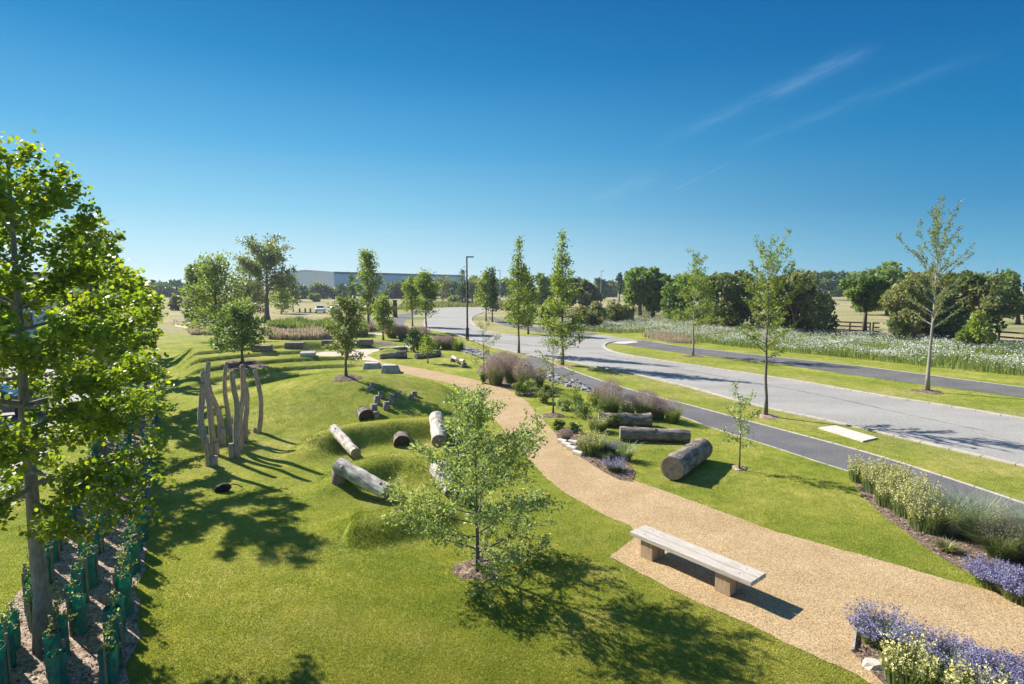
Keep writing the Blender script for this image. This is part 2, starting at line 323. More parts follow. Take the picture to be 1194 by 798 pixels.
# ground: one sheet, fine near the mounds and growing out to the horizon
def axis(a, b, st, lo, hi):
    v = list(np.arange(a, b+st/2, st)); s = st; x = v[-1]
    while x < hi: s *= 1.16; x += s; v.append(x)
    s = st; x = v[0]
    while x > lo: s *= 1.16; x -= s; v.insert(0, x)
    return np.array(v)
gx = axis(-24, 3, .16, -900, 900); gy = axis(9, 48, .16, -60, 1000)
GX, GY = np.meshgrid(gx, gy); GZ = hgt(GX, GY)
MAIN = {}
_r = random.Random(12)
WORN = [(*at(px, py), r_, a_) for px, py, r_, a_ in ((415,534,.7,.6),(452,584,.7,.7),(800,556,.8,.45),(764,516,.9,.4),(730,496,.8,.4),(500,520,.8,.5),(440,470,1.2,.4),(465,470,.9,.45),(250,546,.6,.5),(272,537,.8,.4),(300,507,.5,.5),(700,665,.5,.35),(530,425,.8,.5),(460,418,1,.4),(500,420,1,.4))]+[(_r.uniform(-9, 6), _r.uniform(8, 26), _r.uniform(.3, 1.1), _r.uniform(.15, .4)) for _ in range(34)]
def drymap(X, Y):
    n = np.sin(X*.31+Y*.17)*np.sin(Y*.23-X*.11+1.7)
    fence, _ = 0, 0
    far = sst(62, 84, Y+.35*np.abs(X+8)+4*n-12*(X > 10))
    right = sst(0, 4, (Y-(70-.44*(X-5)*1.0))+2*n)*sst(8, 12, X)
    vg = np.zeros(np.shape(X)); near = (Y > 8) & (Y < 70) & (X > -6) & (X < 45); xs, ys = X[near], Y[near]
    e = np.minimum(pldist(xs, ys, [tuple(p) for p in kn1])[0], pldist(xs, ys, [tuple(p) for p in kf2])[0]); vg[near] = (.62*(1-sst(.15, 1.5, e))+.16*(1-sst(1.5, 4, e)))*(.7+.3*np.sin(xs*2.1+ys*1.3)); MAIN['vg'] = 1
    wr = np.zeros(np.shape(X))
    for (x, y, r_, a_) in WORN: wr = np.maximum(wr, a_*np.exp(-(((X-x)**2+(Y-y)**2*1.6)/r_**2)))
    vg = np.maximum(vg, wr*(.75+.25*np.sin(X*5.3+Y*4.1)))
    return np.clip(np.maximum(np.maximum(far, right), vg), 0, 1)
V = np.stack([GX.ravel(), GY.ravel(), GZ.ravel()], 1); nx, ny = len(gx), len(gy)
ii = (np.arange(ny-1)[:, None]*nx+np.arange(nx-1)[None]).ravel()
m, nt, b = newmat('ground turf'); v = coords(nt, True)
big = nd(nt, 'ShaderNodeTexNoise', Vector=v, Scale=.33, Detail=5.0, Roughness=.6); mid = nd(nt, 'ShaderNodeTexNoise', Vector=v, Scale=2.3, Detail=6.0, Roughness=.7); fin = nd(nt, 'ShaderNodeTexNoise', Vector=v, Scale=34.0, Detail=4.0, Roughness=.7)
g1 = ramp(nt, big.outputs[0], [(.3, (.18,.235,.028)), (.5, (.275,.305,.045)), (.68, (.41,.39,.09))])
g2 = ramp(nt, mid.outputs[0], [(.3, (.55,.66,.55)), (.5, (1,1,1)), (.72, (1.5,1.25,1.7))])
g3 = ramp(nt, fin.outputs[0], [(.3, (.5,.5,.5)), (.5, (.95,.95,.95)), (.7, (1.4,1.35,1.2))])
def mul(a, c):
    x = nd(nt, 'ShaderNodeMix', data_type='RGBA', blend_type='MULTIPLY'); x.inputs[0].default_value = 1; nt.links.new(a, x.inputs[6]); nt.links.new(c, x.inputs[7]); return x.outputs[2]
lawn = mul(mul(g1, g2), g3)
d1 = ramp(nt, nd(nt, 'ShaderNodeTexNoise', Vector=coords(nt, True, (.25,1,1)), Scale=.09, Detail=6.0, Roughness=.65).outputs[0], [(.3, (.15,.19,.06)), (.45, (.27,.26,.11)), (.6, (.40,.325,.17)), (.75, (.31,.30,.12))])
dry = mul(d1, g2); at_ = nd(nt, 'ShaderNodeAttribute', attribute_name='tint')
mx = nd(nt, 'ShaderNodeMix', data_type='RGBA'); nt.links.new(at_.outputs['Fac'], mx.inputs[0]); nt.links.new(lawn, mx.inputs[6]); nt.links.new(dry, mx.inputs[7])
nt.links.new(mx.outputs[2], b.inputs['Base Color']); b.inputs['Roughness'].default_value = 1; b.inputs['Specular IOR Level'].default_value = .1
bp = nd(nt, 'ShaderNodeBump', Strength=.9, Distance=.03, Height=fin.outputs[0]); nt.links.new(bp.outputs[0], b.inputs['Normal'])
M['turf'] = m
tag(mesh_np('ground', V, np.stack([ii, ii+1, ii+nx+1, ii+nx], 1), m, tint=drymap(GX, GY).ravel(), smooth=True), kind='structure')
# paving material with block courses
m, nt, b = newmat('block paving'); v = coords(nt, True); mp = nt.nodes.new('ShaderNodeMapping'); nt.links.new(v, mp.inputs[0]); mp.inputs['Rotation'].default_value = (0,0,R(-30))
br = nt.nodes.new('ShaderNodeTexBrick'); nt.links.new(mp.outputs[0], br.inputs[0]); br.inputs['Scale'].default_value = 2.5
br.inputs['Color1'].default_value = (.36,.325,.30,1); br.inputs['Color2'].default_value = (.46,.42,.39,1); br.inputs['Mortar'].default_value = (.22,.20,.18,1); br.inputs['Mortar Size'].default_value = .03
nt.links.new(br.outputs[0], b.inputs['Base Color']); b.inputs['Roughness'].default_value = .9; M['paving'] = m
sheet('footway', sm(foot_n)+list(reversed(sm(foot_s))), M['foot'], .006)
sheet('path', path_poly, M['gravel'], .010)
sheet('road', road_poly, M['asph'], .008)
sheet('far_footway', sm(foot_far_n)+list(reversed(sm(foot_far_s))), M['foot'], .012)
sheet('junction_footway', foot_fl, M['foot'], .012)
sheet('side_footway', foot_w, M['foot'], .012)
sheet('cream_path', cream1, M['cream'], .016)
sheet('far_cream_path', cream2, M['cream'], .014)
sheet('hedge_bed', hedge_bed, M['soil'], .014)
sheet('mulch_bed', bed_front, M['mulch'], .022)
sheet('mulch_bed', bed_right, M['mulch'], .018)
sheet('mulch_bed', bed_mid, M['mulch'], .018)
sheet('mulch_bed', bed_back, M['mulch'], .018)
sheet('pavement', paving, M['paving'], .02)
sheet('turning_road', W((480,364),(500,361.5),(500,364.5),(486,366)), M['asph'], .004)
_m = M['kerb']; _nt = _m.node_tree; _b = _nt.nodes['Principled BSDF']; _src = _b.inputs['Base Color'].links[0].from_socket; _a = nd(_nt, 'ShaderNodeAttribute', attribute_name='along')
_f = nd(_nt, 'ShaderNodeMath', operation='FRACT'); _d = nd(_nt, 'ShaderNodeMath', operation='DIVIDE'); _nt.links.new(_a.outputs['Fac'], _d.inputs[0]); _d.inputs[1].default_value = .915; _nt.links.new(_d.outputs[0], _f.inputs[0])
_g = nd(_nt, 'ShaderNodeMath', operation='GREATER_THAN'); _nt.links.new(_f.outputs[0], _g.inputs[0]); _g.inputs[1].default_value = .965; _x = nd(_nt, 'ShaderNodeMix', data_type='RGBA'); _nt.links.new(_g.outputs[0], _x.inputs[0]); _nt.links.new(_src, _x.inputs[6]); _x.inputs[7].default_value = (.13,.115,.095,1); _nt.links.new(_x.outputs[2], _b.inputs['Base Color'])
# kerbs and path edgings: bevelled strips standing proud of the surface
def strip(name, pl, wd, ht, mat, z0=0.0, off=0.0):
    b = MB(); pl = [np.array(p, float) for p in pl]; n = len(pl); vs = []
    for i, p in enumerate(pl):
        d = pl[min(i+1, n-1)]-pl[max(i-1, 0)]; d = d/np.hypot(*d); q = np.array((-d[1], d[0]))
        for o, zz in ((-wd/2, z0-.05), (-wd/2, z0+ht-.012), (-wd/2+.015, z0+ht), (wd/2-.015, z0+ht), (wd/2, z0+ht-.012), (wd/2, z0-.05)):
            s = p+q*(o+off); vs.append((s[0], s[1], zz))
    fs = [(i*6+k, i*6+k+1, (i+1)*6+k+1, (i+1)*6+k) for i in range(n-1) for k in range(5)]
    b.add(vs, fs); o = b.build(name, mat); ln = np.concatenate([[0], np.cumsum([np.hypot(*(pl[i+1]-pl[i])) for i in range(n-1)])]); a = o.data.attributes.new('along', 'FLOAT', 'POINT'); a.data.foreach_set('value', np.repeat(ln, 6).astype(np.float32)); return tag(o, kind='structure')
strip('road_kerb', kn1, .22, .06, M['kerb']); strip('road_kerb', kf1, .3, .07, M['kerb']); strip('road_kerb', kf2, .26, .07, M['kerb'])
strip('path_edging', sm(foot_n), .08, .035, M['kerb']); strip('path_edging', sm(foot_s)[:], .05, .02, M['kerb'])
strip('path_edging', sm(foot_far_n), .1, .03, M['kerb'])
# tar seam and cracks down the middle of the carriageway, gully grates at the kerb
def midline(k):
    p = np.array(at(*k[0])); q = np.array(at(*k[1])); return p, q
def seam(pts, wd, seed, gap=.35):
    r_ = random.Random(seed); pl = [np.array(p) for p in sm(pts)]; m_ = MB(); dense = []
    for a, c in zip(pl[:-1], pl[1:]):
        k = max(1, int(np.hypot(*(c-a))/.35)); dense += [a+(c-a)*j/k for j in range(k)]
    w_ = [max(.008, wd*r_.uniform(.2, 1.6)) for _ in dense]; dense = [p+np.array((r_.uniform(-.05, .05), r_.uniform(-.05, .05))) for p in dense]; on = True
    for i in range(len(dense)-1):
        if r_.random() < .12: on = r_.random() > gap
        if not on: continue
        d = dense[i+1]-dense[i]; d = d/max(1e-6, np.hypot(*d)); q = np.array((-d[1], d[0])); a, c = dense[i], dense[i+1]
        m_.add([(*(a-q*w_[i]), .012), (*(c-q*w_[i+1]), .012), (*(c+q*w_[i+1]), .012), (*(a+q*w_[i]), .012)], [(0,1,2,3)])
    tag(m_.build('road_seam', M['tar']), kind='structure')
seam(W((600,402),(680,409),(760,425),(850,441),(960,461),(1080,489),(1194,512),(1330,543)), .035, 3); seam(W((700,414),(790,432),(900,452),(1010,474),(1120,500),(1240,530)), .014, 5, .6); seam(W((520,380),(560,392),(620,403)), .04, 8)
# dropped crossing at the junction, and the concrete pad in the verge
sheet('tactile_crossing', W((713,400.8),(722,398),(738,397.2),(745,399.5),(728,401.5)), M['palestone'], .03)
b = MB(); sl = W((954,500),(974,497.5),(1023,512),(1006,516)); b.v = [(x, y, -.05) for x, y in sl]+[(x, y, .05) for x, y in sl]; b.f = [(4,5,6,7)[::-1], (0,1,5,4),(1,2,6,5),(2,3,7,6),(3,0,4,7)]
tag(b.build('concrete_pad', M['palestone']), 'long pale concrete pad set in the grass verge between road and footway', 'concrete pad')
b = MB(); a1, a2 = at(1001,723), at(996,762); b.tube([(a1[0],a1[1],.03),(a2[0],a2[1],.03)], .045, 4); tag(b.build('bed_edging_board', M['timber']), 'short weathered timber edging board at the near corner of the front flower bed', 'edging board')
# ---------------------------------------------------------------- sky, sun
world = bpy.data.worlds.new('World'); scene.world = world; world.use_nodes = True; nt = world.node_tree; bg = nt.nodes['Background']
SAZ, SEL = R(-55), R(36)
sky = nt.nodes.new('ShaderNodeTexSky'); sky.sky_type = 'NISHITA'; sky.sun_disc = False; sky.sun_elevation = SEL; sky.sun_rotation = SAZ; sky.altitude = 0; sky.air_density = 1.0; sky.dust_density = 0.1; sky.ozone_density = 3.2
tc = nt.nodes.new('ShaderNodeTexCoord')
SK = 1.0/(.085*2**1.2)
sep = nt.nodes.new('ShaderNodeSeparateXYZ'); nt.links.new(tc.outputs['Generated'], sep.inputs[0])
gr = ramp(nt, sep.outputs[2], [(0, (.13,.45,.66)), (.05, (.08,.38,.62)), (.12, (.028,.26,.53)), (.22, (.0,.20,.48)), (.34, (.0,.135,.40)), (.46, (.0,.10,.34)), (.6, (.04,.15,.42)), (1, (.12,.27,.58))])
gr2 = ramp(nt, sep.outputs[2], [(0, (.70,.90,.97)), (.05, (.56,.83,.95)), (.12, (.30,.67,.89)), (.22, (.11,.46,.79)), (.34, (.015,.27,.62)), (.46, (.0,.16,.46)), (.6, (.05,.2,.5)), (1, (.12,.27,.58))])  # top stops of both ramps, out of view, brightened as added shadow fill
dt = nt.nodes.new('ShaderNodeVectorMath'); dt.operation = 'DOT_PRODUCT'; nt.links.new(tc.outputs['Generated'], dt.inputs[0]); dt.inputs[1].default_value = (math.sin(SAZ), math.cos(SAZ), 0)
gl = nt.nodes.new('ShaderNodeMapRange'); nt.links.new(dt.outputs['Value'], gl.inputs[0]); gl.inputs[1].default_value = -.3; gl.inputs[2].default_value = 1.1; gl.interpolation_type = 'SMOOTHSTEP'
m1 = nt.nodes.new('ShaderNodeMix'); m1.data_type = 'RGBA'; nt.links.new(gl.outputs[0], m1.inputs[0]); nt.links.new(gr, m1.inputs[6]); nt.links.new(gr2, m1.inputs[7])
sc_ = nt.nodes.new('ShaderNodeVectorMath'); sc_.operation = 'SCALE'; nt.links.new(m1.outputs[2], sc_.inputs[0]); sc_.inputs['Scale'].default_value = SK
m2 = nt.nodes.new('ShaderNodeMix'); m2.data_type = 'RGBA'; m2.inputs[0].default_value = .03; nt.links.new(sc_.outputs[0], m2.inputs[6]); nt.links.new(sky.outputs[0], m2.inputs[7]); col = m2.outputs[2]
def dirp(px, py):
    k = (py-399)/F; return Vector(((px-597)/F, cP-k*sP, -(sP+k*cP))).normalized()
def M2(op, a, b=None, c=None):
    n = nt.nodes.new('ShaderNodeMath'); n.operation = op
    for i, q in enumerate((a, b, c)):
        if q is None: continue
        if isinstance(q, bpy.types.NodeSocket): nt.links.new(q, n.inputs[i])
        else: n.inputs[i].default_value = q
    return n.outputs[0]
def vdot(v):
    n = nt.nodes.new('ShaderNodeVectorMath'); n.operation = 'DOT_PRODUCT'; nt.links.new(tc.outputs['Generated'], n.inputs[0]); n.inputs[1].default_value = v; return n.outputs['Value']
def streak(p, q, wd, amp, sc):
    global col
    a, b_ = dirp(*p), dirp(*q); n = a.cross(b_).normalized(); mid = (a+b_).normalized(); al = (b_-a).normalized(); half = (b_-a).length/2
    mp = nt.nodes.new('ShaderNodeCombineXYZ'); across = vdot(n); along = vdot(al)
    nt.links.new(M2('MULTIPLY', across, sc*6), mp.inputs[0]); nt.links.new(M2('MULTIPLY', along, sc), mp.inputs[1])
    no = nt.nodes.new('ShaderNodeTexNoise'); nt.links.new(mp.outputs[0], no.inputs['Vector']); no.inputs['Scale'].default_value = 1; no.inputs['Detail'].default_value = 7; no.inputs['Roughness'].default_value = .62; no.inputs['Distortion'].default_value = .6
    off = M2('ADD', across, M2('MULTIPLY', M2('SUBTRACT', no.outputs[0], .5), wd*.9))
    g = M2('POWER', 2.718, M2('MULTIPLY', M2('POWER', M2('DIVIDE', off, wd), 2.0), -1.0))
    e = M2('POWER', 2.718, M2('MULTIPLY', M2('POWER', M2('DIVIDE', M2('ABSOLUTE', along), half), 6.0), -1.0))
    tex = nt.nodes.new('ShaderNodeMapRange'); nt.links.new(no.outputs[0], tex.inputs[0]); tex.inputs[1].default_value = .34; tex.inputs[2].default_value = .72
    f = M2('MULTIPLY', M2('MULTIPLY', M2('MULTIPLY', g, e), tex.outputs[0]), amp)
    front = M2('GREATER_THAN', vdot(mid), .3); f = M2('MULTIPLY', f, front)
    x = nt.nodes.new('ShaderNodeMix'); x.data_type = 'RGBA'; nt.links.new(f, x.inputs[0]); nt.links.new(col, x.inputs[6]); x.inputs[7].default_value = (4.2,5.6,6.8,1); col = x.outputs[2]
streak((765,168),(1010,62), .010, .075, 13); streak((860,170),(1140,66), .008, .06, 18); streak((785,222),(850,190), .0012, .13, 24); streak((690,232),(770,205), .010, .08, 22); streak((420,272),(560,268), .0016, .12, 14); streak((900,110),(1010,60), .010, .10, 14)
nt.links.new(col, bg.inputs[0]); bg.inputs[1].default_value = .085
sun = bpy.data.lights.new('sun', 'SUN'); sun.energy = 4.2; sun.angle = R(.55); sun.color = (1,.945,.86)
so = link(bpy.data.objects.new('sun', sun)); sd = Vector((math.sin(SAZ)*math.cos(SEL), math.cos(SAZ)*math.cos(SEL), math.sin(SEL))); so.rotation_euler = sd.to_track_quat('Z', 'Y').to_euler(); so.location = (-30,20,40)
cam = bpy.data.cameras.new('camera'); cam.sensor_width = 36; cam.lens = 665/1194*36; cam.clip_end = 8000; cam.clip_start = .05
co = link(bpy.data.objects.new('camera', cam)); co.location = (0,0,H); co.rotation_euler = (math.pi/2-PT, 0, 0); scene.camera = co
scene.view_settings.view_transform = 'Standard'; scene.view_settings.look = 'None'; scene.view_settings.gamma = 1; scene.view_settings.exposure = 1.2
scene.render.engine = 'CYCLES'; cy = scene.cycles; cy.use_denoising = True; cy.max_bounces = 6; cy.transparent_max_bounces = 6; cy.diffuse_bounces = 3; cy.glossy_bounces = 2; cy.transmission_bounces = 4

HAZE = .00032
# ---- air
m = bpy.data.materials.new('air haze'); m.use_nodes = True; nt = m.node_tree; nt.nodes.remove(nt.nodes['Principled BSDF']); pv = nt.nodes.new('ShaderNodeVolumePrincipled'); pv.inputs['Color'].default_value = (.80,.90,1,1); pv.inputs['Density'].default_value = HAZE; pv.inputs['Anisotropy'].default_value = .2
nt.links.new(pv.outputs[0], nt.nodes['Material Output'].inputs['Volume']); hb_ = MB(); hb_.box(0, 450, 8.0, 2100, 1300, 18.2); tag(hb_.build('haze', m), kind='stuff')
# ================================================================ VEGETATION
LEAF4 = (np.array([0, .5, 1, .5]), np.array([0, .5, 0, -.5]))
LEAF6 = (np.array([0, .22, .68, 1, .68, .22]), np.array([0, .5, .42, 0, -.42, -.5]))
def unit(a): return a/np.maximum(np.linalg.norm(a, axis=-1, keepdims=True), 1e-9)
def leaves(P, L, Wd, rg, up=.5, tmpl=LEAF4, fold=.18, D=None, tint=None):
    n = len(P); N = unit(rg.normal(size=(n, 3))*(1-up)+np.array((0, 0, up))); A = rg.normal(size=(n, 3))
    if D is not None: A = A*.5+D
    A = unit(A-N*(A*N).sum(1, keepdims=True)); B = np.cross(N, A)
    L = L*rg.uniform(.65, 1.25, n); u, v = tmpl; k = len(u)
    V = P[:, None]+A[:, None]*(L[:, None]*u)[..., None]+B[:, None]*(L[:, None]*Wd*v)[..., None]-N[:, None]*(L[:, None]*fold*(2*np.abs(v)))[..., None]
    if tint is None: tint = np.clip(rg.normal(.48, .22, n), 0, 1)
    return V.reshape(-1, 3), np.arange(n*k).reshape(n, k), np.repeat(tint, k)
def grow(rg, Ht, cb, Rd, shape, nl=22, el=(10, 65), droop=0., r0=None, sub=.45, lean=0, sites=.12, top=.97, subang=55, sublen=.45, bare=.2):
    """trunk and limbs as tubes, and the twig points that carry leaves"""
    b = MB(); r0 = r0 or Ht*.014; S = []; SD = []
    wob = rg.normal(size=(9, 2))*Ht*.004; wob[0] = 0
    tz = np.linspace(0, Ht*top, 9); tp = np.stack([np.cumsum(wob[:, 0])+lean*tz, np.cumsum(wob[:, 1]), tz], 1)
    rad = r0*(1-.86*np.linspace(0, 1, 9)**.9); rad[0] *= 1.35
    b.tube(tp, list(rad), 9, wob=.15, seed=rg.uniform(0, 50))
    def T(z): return np.array([np.interp(z, tz, tp[:, i]) for i in range(3)])
    for i in range(nl):
        t = (i+.5)/nl; t = min(.98, max(0, t+rg.normal()*.02)); z = cb+(Ht*top-cb)*t; az = i*2.39996+rg.normal()*.35
        L = Rd*shape(t)*rg.uniform(.78, 1.12); e = R(el[0]+(el[1]-el[0])*t+rg.normal()*8); d = np.array((math.cos(az)*math.cos(e), math.sin(az)*math.cos(e), math.sin(e)))
        p = T(z); pts = [p]; nn = 6; ax = d.copy(); r_ = np.interp(z, tz, rad)*.55
        for k in range(nn): ax = unit(ax+np.array((0, 0, -droop))/nn*(k+1)*.5+rg.normal(size=3)*.09); pts.append(pts[-1]+ax*L/nn)
        pts = np.array(pts); rr = list(np.maximum(.004, r_*(1-np.linspace(0, .85, nn+1))))
        b.tube(pts, rr, 5, cap=False); cum = np.linspace(0, 1, nn+1)
        def Q(s): return np.array([np.interp(s, cum, pts[:, j]) for j in range(3)])
        for s in np.arange(bare, 1.0001, max(.02, sites/max(L, .05))): S.append(Q(s)); SD.append(ax)
        ns = max(1, int(L/sub))
        for q in range(ns):
            s = bare+(1-bare)*(q+rg.uniform(.1, .9))/ns; o = Q(s); dd = unit(Q(min(1, s+.05))-Q(max(0, s-.05))); sa = R(subang+rg.normal()*10)*(1 if q % 2 else -1)
            pr = unit(np.cross(dd, rg.normal(size=3)*.45+np.array((0, 0, 1)))); d2 = unit(dd*math.cos(sa)+pr*math.sin(sa)+np.array((0, 0, .1))); l2 = L*sublen*(1.1-.6*s)*rg.uniform(.7, 1.2)
            e2 = o+d2*l2; m2 = (o+e2)/2+rg.normal(size=3)*l2*.06; b.tube([o, m2, e2], [max(.003, r_*.35), max(.003, r_*.22), .003], 4, cap=False)
            for s2 in np.arange(.2, 1.001, max(.05, sites/max(l2, .05))): S.append(o+(e2-o)*s2); SD.append(d2)
    return b, np.array(S), np.array(SD)
def crown(S, SD, n, L, Wd, rg, sig=.06, up=.45, tmpl=LEAF4, clump=.0, lift=0):
    idx = rg.integers(0, len(S), n); P = S[idx]+rg.normal(size=(n, 3))*sig
    ct = rg.normal(size=len(S))*.13; tint = np.clip(.46+ct[idx]+rg.normal(size=n)*.17, 0, 1)
    return leaves(P, L, Wd, rg, up, tmpl, D=SD[idx], tint=tint)
def tree(name, label, loc, Ht, cb, Rd, shape, n, L, leaf, bark='bark', seed=1, cat='tree', group=None, Wd=.6, sig=.08, up=.4, tmpl=LEAF4, rz=0, **kw):
    rg = np.random.default_rng(seed); b, S, SD = grow(rg, Ht, cb, Rd, shape, **kw)
    t = thing(name, label, cat, (loc[0], loc[1], (loc[2] if len(loc) > 2 else hg(loc[0], loc[1]))-.03), rz, group)
    b.build('trunk', M[bark], t, True); v, f, ti = crown(S, SD, n, L, Wd, rg, sig, up, tmpl); mesh_np('crown', v, f, M[leaf], t, ti); return t
cone = lambda t: 1.02-.85*t
rnd = lambda t: .35+.65*math.sin(math.pi*min(1, .18+.8*t))
egg = lambda t: (.55+.45*math.sin(math.pi*min(1, .15+.7*t)))*(1 if t < .7 else 1-1.6*(t-.7))
col_ = lambda t: .75+.25*math.sin(math.pi*t)-.45*max(0, t-.6)
vase = lambda t: .75+.25*math.sin(math.pi*min(1, t*.9))
def lumpy(name, label, loc, wx, wy, Ht, z0, n, L, leaf, seed, cat='tree', group=None, trunk=.3, nc=26, kind=None, ntr=1, Wd=.75, bark='bark', rz=0):
    """full crowned tree or shrub: foliage in many uneven clumps round forking limbs"""
    rg = np.random.default_rng(seed); hz = (Ht-z0)/2; c = []
    while len(c) < nc:
        q = rg.uniform(-1, 1, 3)
        zz = q[2] if (z0 > Ht*.15 or q[2] > 0) else q[2]*.35
        if q[0]**2+q[1]**2+zz**2 < 1: c.append(q*np.array((.86, .86, .86)))
    c = np.array(c); c[:, 2] += .04; rr = rg.uniform(.14, .38, nc)
    wts = rr**2; idx = rg.choice(nc, n, p=wts/wts.sum()); u = unit(rg.normal(size=(n, 3))); rad = rr[idx]*rg.uniform(.55, 1.08, n)**.6
    P = c[idx]+u*rad[:, None]; P = P*np.array((wx/2, wy/2, hz))*.93+np.array((0, 0, z0+hz)); keep = P[:, 2] > .04; P = P[keep]; idx = idx[keep]
    tint = np.clip(.45+rg.normal(size=nc)[idx]*.19+rg.normal(size=len(P))*.17, 0, 1)
    t = thing(name, label, cat, (loc[0], loc[1], (loc[2] if len(loc) > 2 else hg(loc[0], loc[1]))-.03), rz, group)
    b = MB(); k = 0
    for j in range(ntr):
        ox = (j-(ntr-1)/2)*wx*.2; base = np.array((ox, rg.normal()*.1, 0)); fk = np.array((ox*1.1, 0, z0+hz*.35)); r_ = trunk
        b.tube([base, (base+fk)/2+rg.normal(size=3)*.02*Ht*.3, fk], [r_*1.2, r_*.9, r_*.7], 8, wob=.15)
        for i in rg.choice(nc, min(nc, 9), replace=False):
            e = c[i]*np.array((wx/2, wy/2, hz))*.9+np.array((0, 0, z0+hz)); b.tube([fk, (fk+e)/2+rg.normal(size=3)*.1, e], [r_*.5, r_*.3, r_*.1], 5, cap=False)
    b.build('trunk' if cat == 'tree' else 'stem', M[bark], t, True)
    v, f, ti = leaves(P, L, Wd, rg, .35, LEAF4, tint=tint); mesh_np('crown' if cat == 'tree' else 'foliage', v, f, M[leaf], t, ti); return t
# ---- lime trees along the hedge: broad tiers of big leaves
def lime(off, s, Ht, Rd, n, L, seed, label, rz=0, nl=24, cb=1.9, tm=LEAF6):
    x, y = H0+HD*s+HN*off
    return tree('lime_tree', label, (x, y), Ht, cb, Rd, lambda t: (.62+.5*math.sin(math.pi*min(1, .2+t*.8)))*(1-.55*t*t), n, L, 'lime', seed=seed, group='lime trees planted along the hedge', Wd=.95, sig=.085, up=.55, tmpl=tm, rz=rz, nl=nl, el=(2, 42), droop=.1, r0=.125, bark='limebark', sub=.42, sites=.09, subang=46, sublen=.46, bare=.25)
lx, ly = at(52, 757); s0 = float(np.dot(np.array((lx, ly))-H0, HD)); o0 = float(np.dot(np.array((lx, ly))-H0, HN))
lime(o0, s0, 7.5, 1.92, 27000, .070, 11, 'big lime nearest the camera at the left edge, bare grey trunk among green guards', nl=46, cb=2.2)
lime(o0-.15, s0+10.4, 7.6, 1.8, 21000, .084, 12, 'second lime tree from the camera, its crown shading the lawn by the poles', 1.0, nl=30, cb=1.6)
lime(o0-.45, s0+19.5, 7.9, 1.9, 15000, .12, 13, 'third lime tree in the hedge line, crown edge touching the lawn beyond the poles', 2.1, nl=30)
lime(o0-.9, s0+30.5, 6.8, 1.9, 5000, .19, 14, 'fourth lime tree in the hedge line, mostly hidden behind the nearer limes', 3.3, nl=18)
lime(o0-.9, s0+41, 6.2, 1.8, 4000, .22, 15, 'fifth and farthest lime tree in the hedge line', .5, nl=18)
# ---- data driven trees: base px, base py, top py, crown width px
def place(px, py, topy, wpx, z=None):
    if z is None: x, y, z = ray(px, py)
    else: x, y = at(px, py, z)
    return (x, y, z), zat(y, topy)-z, wpx/2*dep(y, z+2)/F
def T(name, label, px, py, topy, wpx, cbf, shape, n, L, leaf, seed, **kw):
    loc, Ht, Rd = place(px, py, topy, wpx, kw.pop('z', None)); kw.setdefault('nl', 24); return tree(name, label, loc, Ht, Ht*cbf, Rd, shape, n, L, leaf, seed=seed, **kw)
T('apple_tree', 'spreading young apple tree on the lawn beside the bench, mulch around its foot', 558, 668, 482, 200, .04, lambda t: (.70+.36*math.sin(math.pi*min(1, .12+t*.95)))*(1-.45*max(0, t-.7)/.3), 14500, .074, 'apple', 21, z=.01, Wd=.5, sig=.055, nl=34, el=(4, 56), droop=-.06, r0=.046, sub=.2, sites=.055, sublen=.5, bare=.3, up=.25)
T('pear_tree', 'small open pear tree standing on top of the grass mound', 404, 441, 352, 56, .26, egg, 4200, .13, 'pear', 22, Wd=.5, sig=.09, nl=26, el=(15, 60), r0=.07, sub=.3, sites=.1)
T('oak_sapling', 'round dark green tree by the left end of the grass terraces', 283, 424, 362, 66, .22, rnd, 4200, .2, 'oak', 23, sig=.16, nl=30, el=(5, 65), r0=.1, sub=.4)
T('maple_tree', 'broad full tree at the far left behind the round dark green tree', 254, 398, 308, 74, .10, rnd, 5200, .3, 'young', 24, sig=.3, nl=34, el=(5, 60), r0=.2, sub=.8, sites=.3)
T('ash_tree', 'wide tree with bare dark trunk and airy crown on the left skyline', 312, 376, 284, 74, .42, lambda t: 1.15-.25*t, 6500, .38, 'pear', 25, sig=.3, nl=22, el=(12, 58), r0=.42, sub=1.1, sites=.35, droop=.05, top=.8)
T('willow_tree', 'pale yellow green drooping tree just left of the tall bare trunk', 291, 374, 308, 46, .2, rnd, 3600, .36, 'pear', 26, sig=.35, nl=26, el=(20, 60), r0=.2, droop=.7, sub=.9, sites=.3)
T('birch_tree', 'small light tree with a thin stem right of the tall bare trunk', 328, 366, 338, 22, .2, egg, 900, .5, 'young', 27, sig=.4, nl=16, r0=.14)
T('birch_tree', 'smallest yellow green sapling on the dry field edge', 342, 364, 334, 16, .3, egg, 700, .5, 'pear', 28, sig=.35, nl=14, r0=.12)
T('hornbeam_tree', 'tall upright tree in front of the warehouse corner', 430, 386, 296, 38, .18, egg, 4200, .28, 'young', 29, sig=.25, nl=30, el=(20, 65), r0=.17, sub=.6, sites=.25)
T('field_maple', 'low leafy maple on a bare stem beside the tall upright tree', 447, 397, 350, 28, .3, rnd, 2200, .24, 'young', 30, sig=.2, nl=20, el=(5, 60), r0=.1, sub=.4, sites=.2)
T('poplar_tree', 'narrow dark conical tree left of the tall upright tree', 410, 362, 318, 15, .12, cone, 1200, .42, 'conif', 31, sig=.3, nl=24, r0=.15)
T('rowan_tree', 'light green tree with thin stem by the bend of the side footway', 481, 381, 326, 26, .3, egg, 2000, .32, 'young', 32, sig=.25, nl=22, el=(20, 65), r0=.1, sub=.6)
T('rowan_tree', 'taller light green tree right of the bend, near the road kerb nose', 497, 388, 321, 32, .34, egg, 2600, .3, 'young', 33, sig=.25, nl=24, el=(20, 65), r0=.11, sub=.6)
